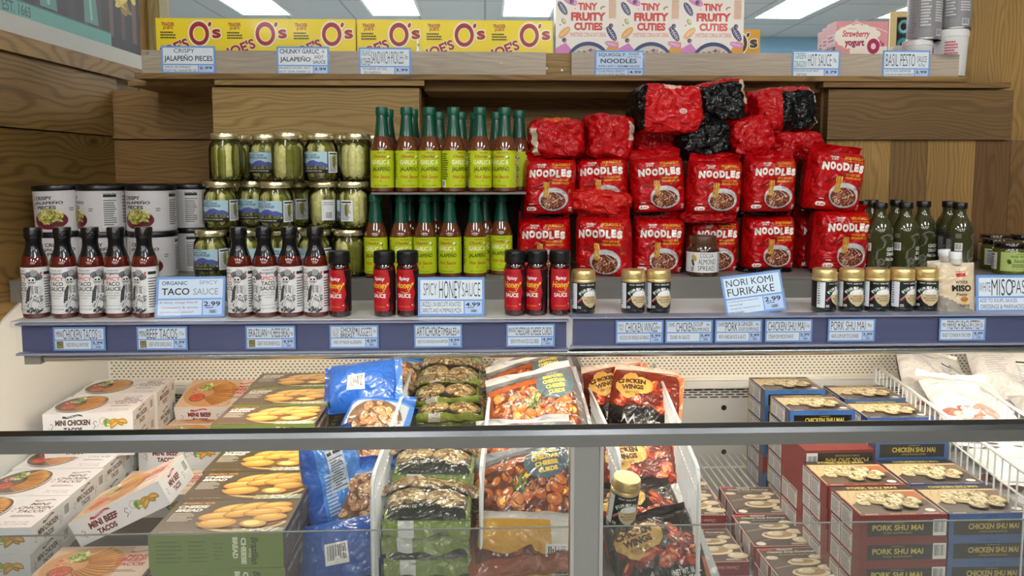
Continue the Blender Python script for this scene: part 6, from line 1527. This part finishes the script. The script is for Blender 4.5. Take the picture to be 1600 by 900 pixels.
bagobj('curd_bag',CB1,820,838,1.46,(-72,-4,0),'curd bag squashed flat under the glossy one','bag',KG)
bagobj('curd_bag',CB2,834,878,1.41,(-16,2,0),'curd bag turned to its yellow and white back, lowest by the post','bag',KG)
# chicken wing bags
def wing_art(w,h,s):
    A=Art(); A.poly([(-w*.44,-h*.45),(w*.44,-h*.45),(w*.44,-h*.12),(0,-.02),(-w*.44,-h*.15)],(20,16,16)); rn=random.Random(s)
    for i in range(24):
        x=rn.uniform(-w*.36,w*.40); y=rn.uniform(-h*.16,h*.32); L=rn.uniform(.014,.026); a=rn.random()*3
        A.ell(x,y-.002,L,L*.55,(96,24,14),a,n=14); A.ell(x,y,L*.94,L*.48,rn.choice(((150,40,22),(176,54,28),(120,28,16),(190,76,38))),a,n=14); A.ell(x-.002,y+L*.14,L*.5,L*.16,(236,146,90),a,n=10)
    A.blobs(-w*.16,h*.22,.034,.022,10,((206,164,84),(198,150,74),(212,174,96)),.016,.024,5,(1,1.4))
    A.text('CHICKEN',-w*.20,h*.20+.014,.074,.014,(60,34,22),.06,rot=.06); A.text('WINGS',-w*.18,h*.20-.003,.058,.014,(70,40,24),.06,rot=.06); A.text('PARTY SIZE',-w*.18,h*.20-.018,.036,.006,(70,40,24),.02,rot=.06)
    A.text('NET WT. 16 OZ',w*.24,-h*.30,.058,.011,WH,.04); A.text('1 LB 454 g',w*.24,-h*.38,.05,.010,WH,.04)
    A.poly([(-w*.30,-h*.34),(-w*.26,-h*.22),(-w*.20,-h*.32),(-w*.12,-h*.20),(-w*.10,-h*.34),(-w*.14,-h*.27),(-w*.2,-h*.37),(-w*.25,-h*.28)],(190,196,200)); A.rect(w*.1,-h*.44,w*.6,h*.05,(206,104,40))
    return A
WB1=bag_mesh('wing_bag',.185,.185,.060,lambda a,b:(26,20,18) if b<-.2 else (104,30,18),lambda a,b:(200,96,36),wing_art(.185,.185,5),4,BAGF,amp=.010,p=2.6,q=2.4,e=.66,freq=14,fins=(('t',.014,(226,206,190)),('r',.012,(214,120,70))),maxlen=.006,base=.0014)
WB2=bag_mesh('wing_bag',.185,.15,.06,lambda a,b:(30,22,20) if b>-.35 else (176,90,40),lambda a,b:(150,44,24),wing_art(.185,.15,9),9,BAGF,amp=.011,p=2.6,q=2.4,e=.66,freq=14,fins=(('t',.012,(60,50,48)),('r',.016,(206,206,204))),maxlen=.010)
WG='bags of chicken wings'
bagobj('wing_bag',WB1,968,622,2.03,(-40,-8,4),'chicken wing bag with yellow name patch above the rail','bag',WG)
bagobj('wing_bag',WB1,1006,632,1.97,(-36,4,-14),'chicken wing bag leaning on the white wire divider','bag',WG)
bagobj('wing_bag',WB1,1000,742,1.70,(-42,-3,2),'chicken wing bag just under the rail, weight lettering on black','bag',WG)
bagobj('wing_bag',WB2,1000,812,1.56,(-58,-8,2),'chicken wing bag lying flat below the upright one','bag',WG)
bagobj('wing_bag',WB2,1026,868,1.43,(-42,-12,4),'chicken wing bag nearest the glass with orange bottom edge','bag',WG)
# stray shaker in the freezer
put('furikake',PY(968,820,1.345),(R(8),R(5),R(10)),'gold-capped seasoning shaker left in the freezer beside the steel post',FG)
# white paper bags at the far end
def white_art(w,h,s,meat):
    A=Art()
    if not meat: A.micro(-w*.30,h*.10,w*.3,h*.22,8,(184,180,184),s,.3); A.facts(w*.2,h*.12,w*.2,h*.26,s+3,(218,216,216),(150,148,152))
    A.barcode(w*.1,-h*.22,w*.10,h*.08,s)
    if meat: A.blobs(-w*.05,-h*.2,w*.36,h*.16,40,((206,170,160),(180,130,118),(226,200,190),(150,96,84)),.006,.016,s)
    return A
WPB=(220,216,214)
PB=[bag_mesh('paper_bag',.195,.28,.034,lambda a,b:WPB,lambda a,b:WPB,white_art(.195,.28,4+i,i==1),6+i,printed('white_bag_film',.32,coat=.4,crumple=.35,cscale=20),amp=.014,p=2.6,q=2.6,e=.7,freq=10,fins=(('t',.014,WPB),('b',.014,WPB)),maxlen=.014) for i in range(2)]
PG='white bags of bread'
bagobj('paper_bag',PB[0],1458,594,2.08,(-66,16,-14),'white bag lying highest between the wire dividers, under the lamp','bag',PG)
bagobj('paper_bag',PB[1],1520,640,1.84,(-72,4,-9),'white bag with pinkish window between the wire dividers','bag',PG)
bagobj('paper_bag',PB[0],1580,602,2.10,(-40,-4,-12),'white bag with printed panel beyond the second wire divider','bag',PG)
bagobj('paper_bag',PB[1],1478,630,2.0,(-80,4,-9),'white bag with dark contents under the highest one','bag',PG)
for i,(px,py,Y,l) in enumerate(((1578,712,1.70,'topmost of the pile under the rail'),(1576,744,1.69,'second of the pile under the rail'),(1574,776,1.68,'third of the pile under the rail'),(1572,808,1.68,'lowest of the pile under the rail'))):
    bagobj('paper_bag',PB[i%2],px,py,Y,(-86,(2,-2,1,0)[i],(-9,-7,-10,-8)[i]),'white bag '+l+' beside the blue cartons','bag',PG)
bagobj('paper_bag',PB[0],1672,664,1.86,(-76,0,-10),'white bag low beyond the second wire divider','bag',PG)
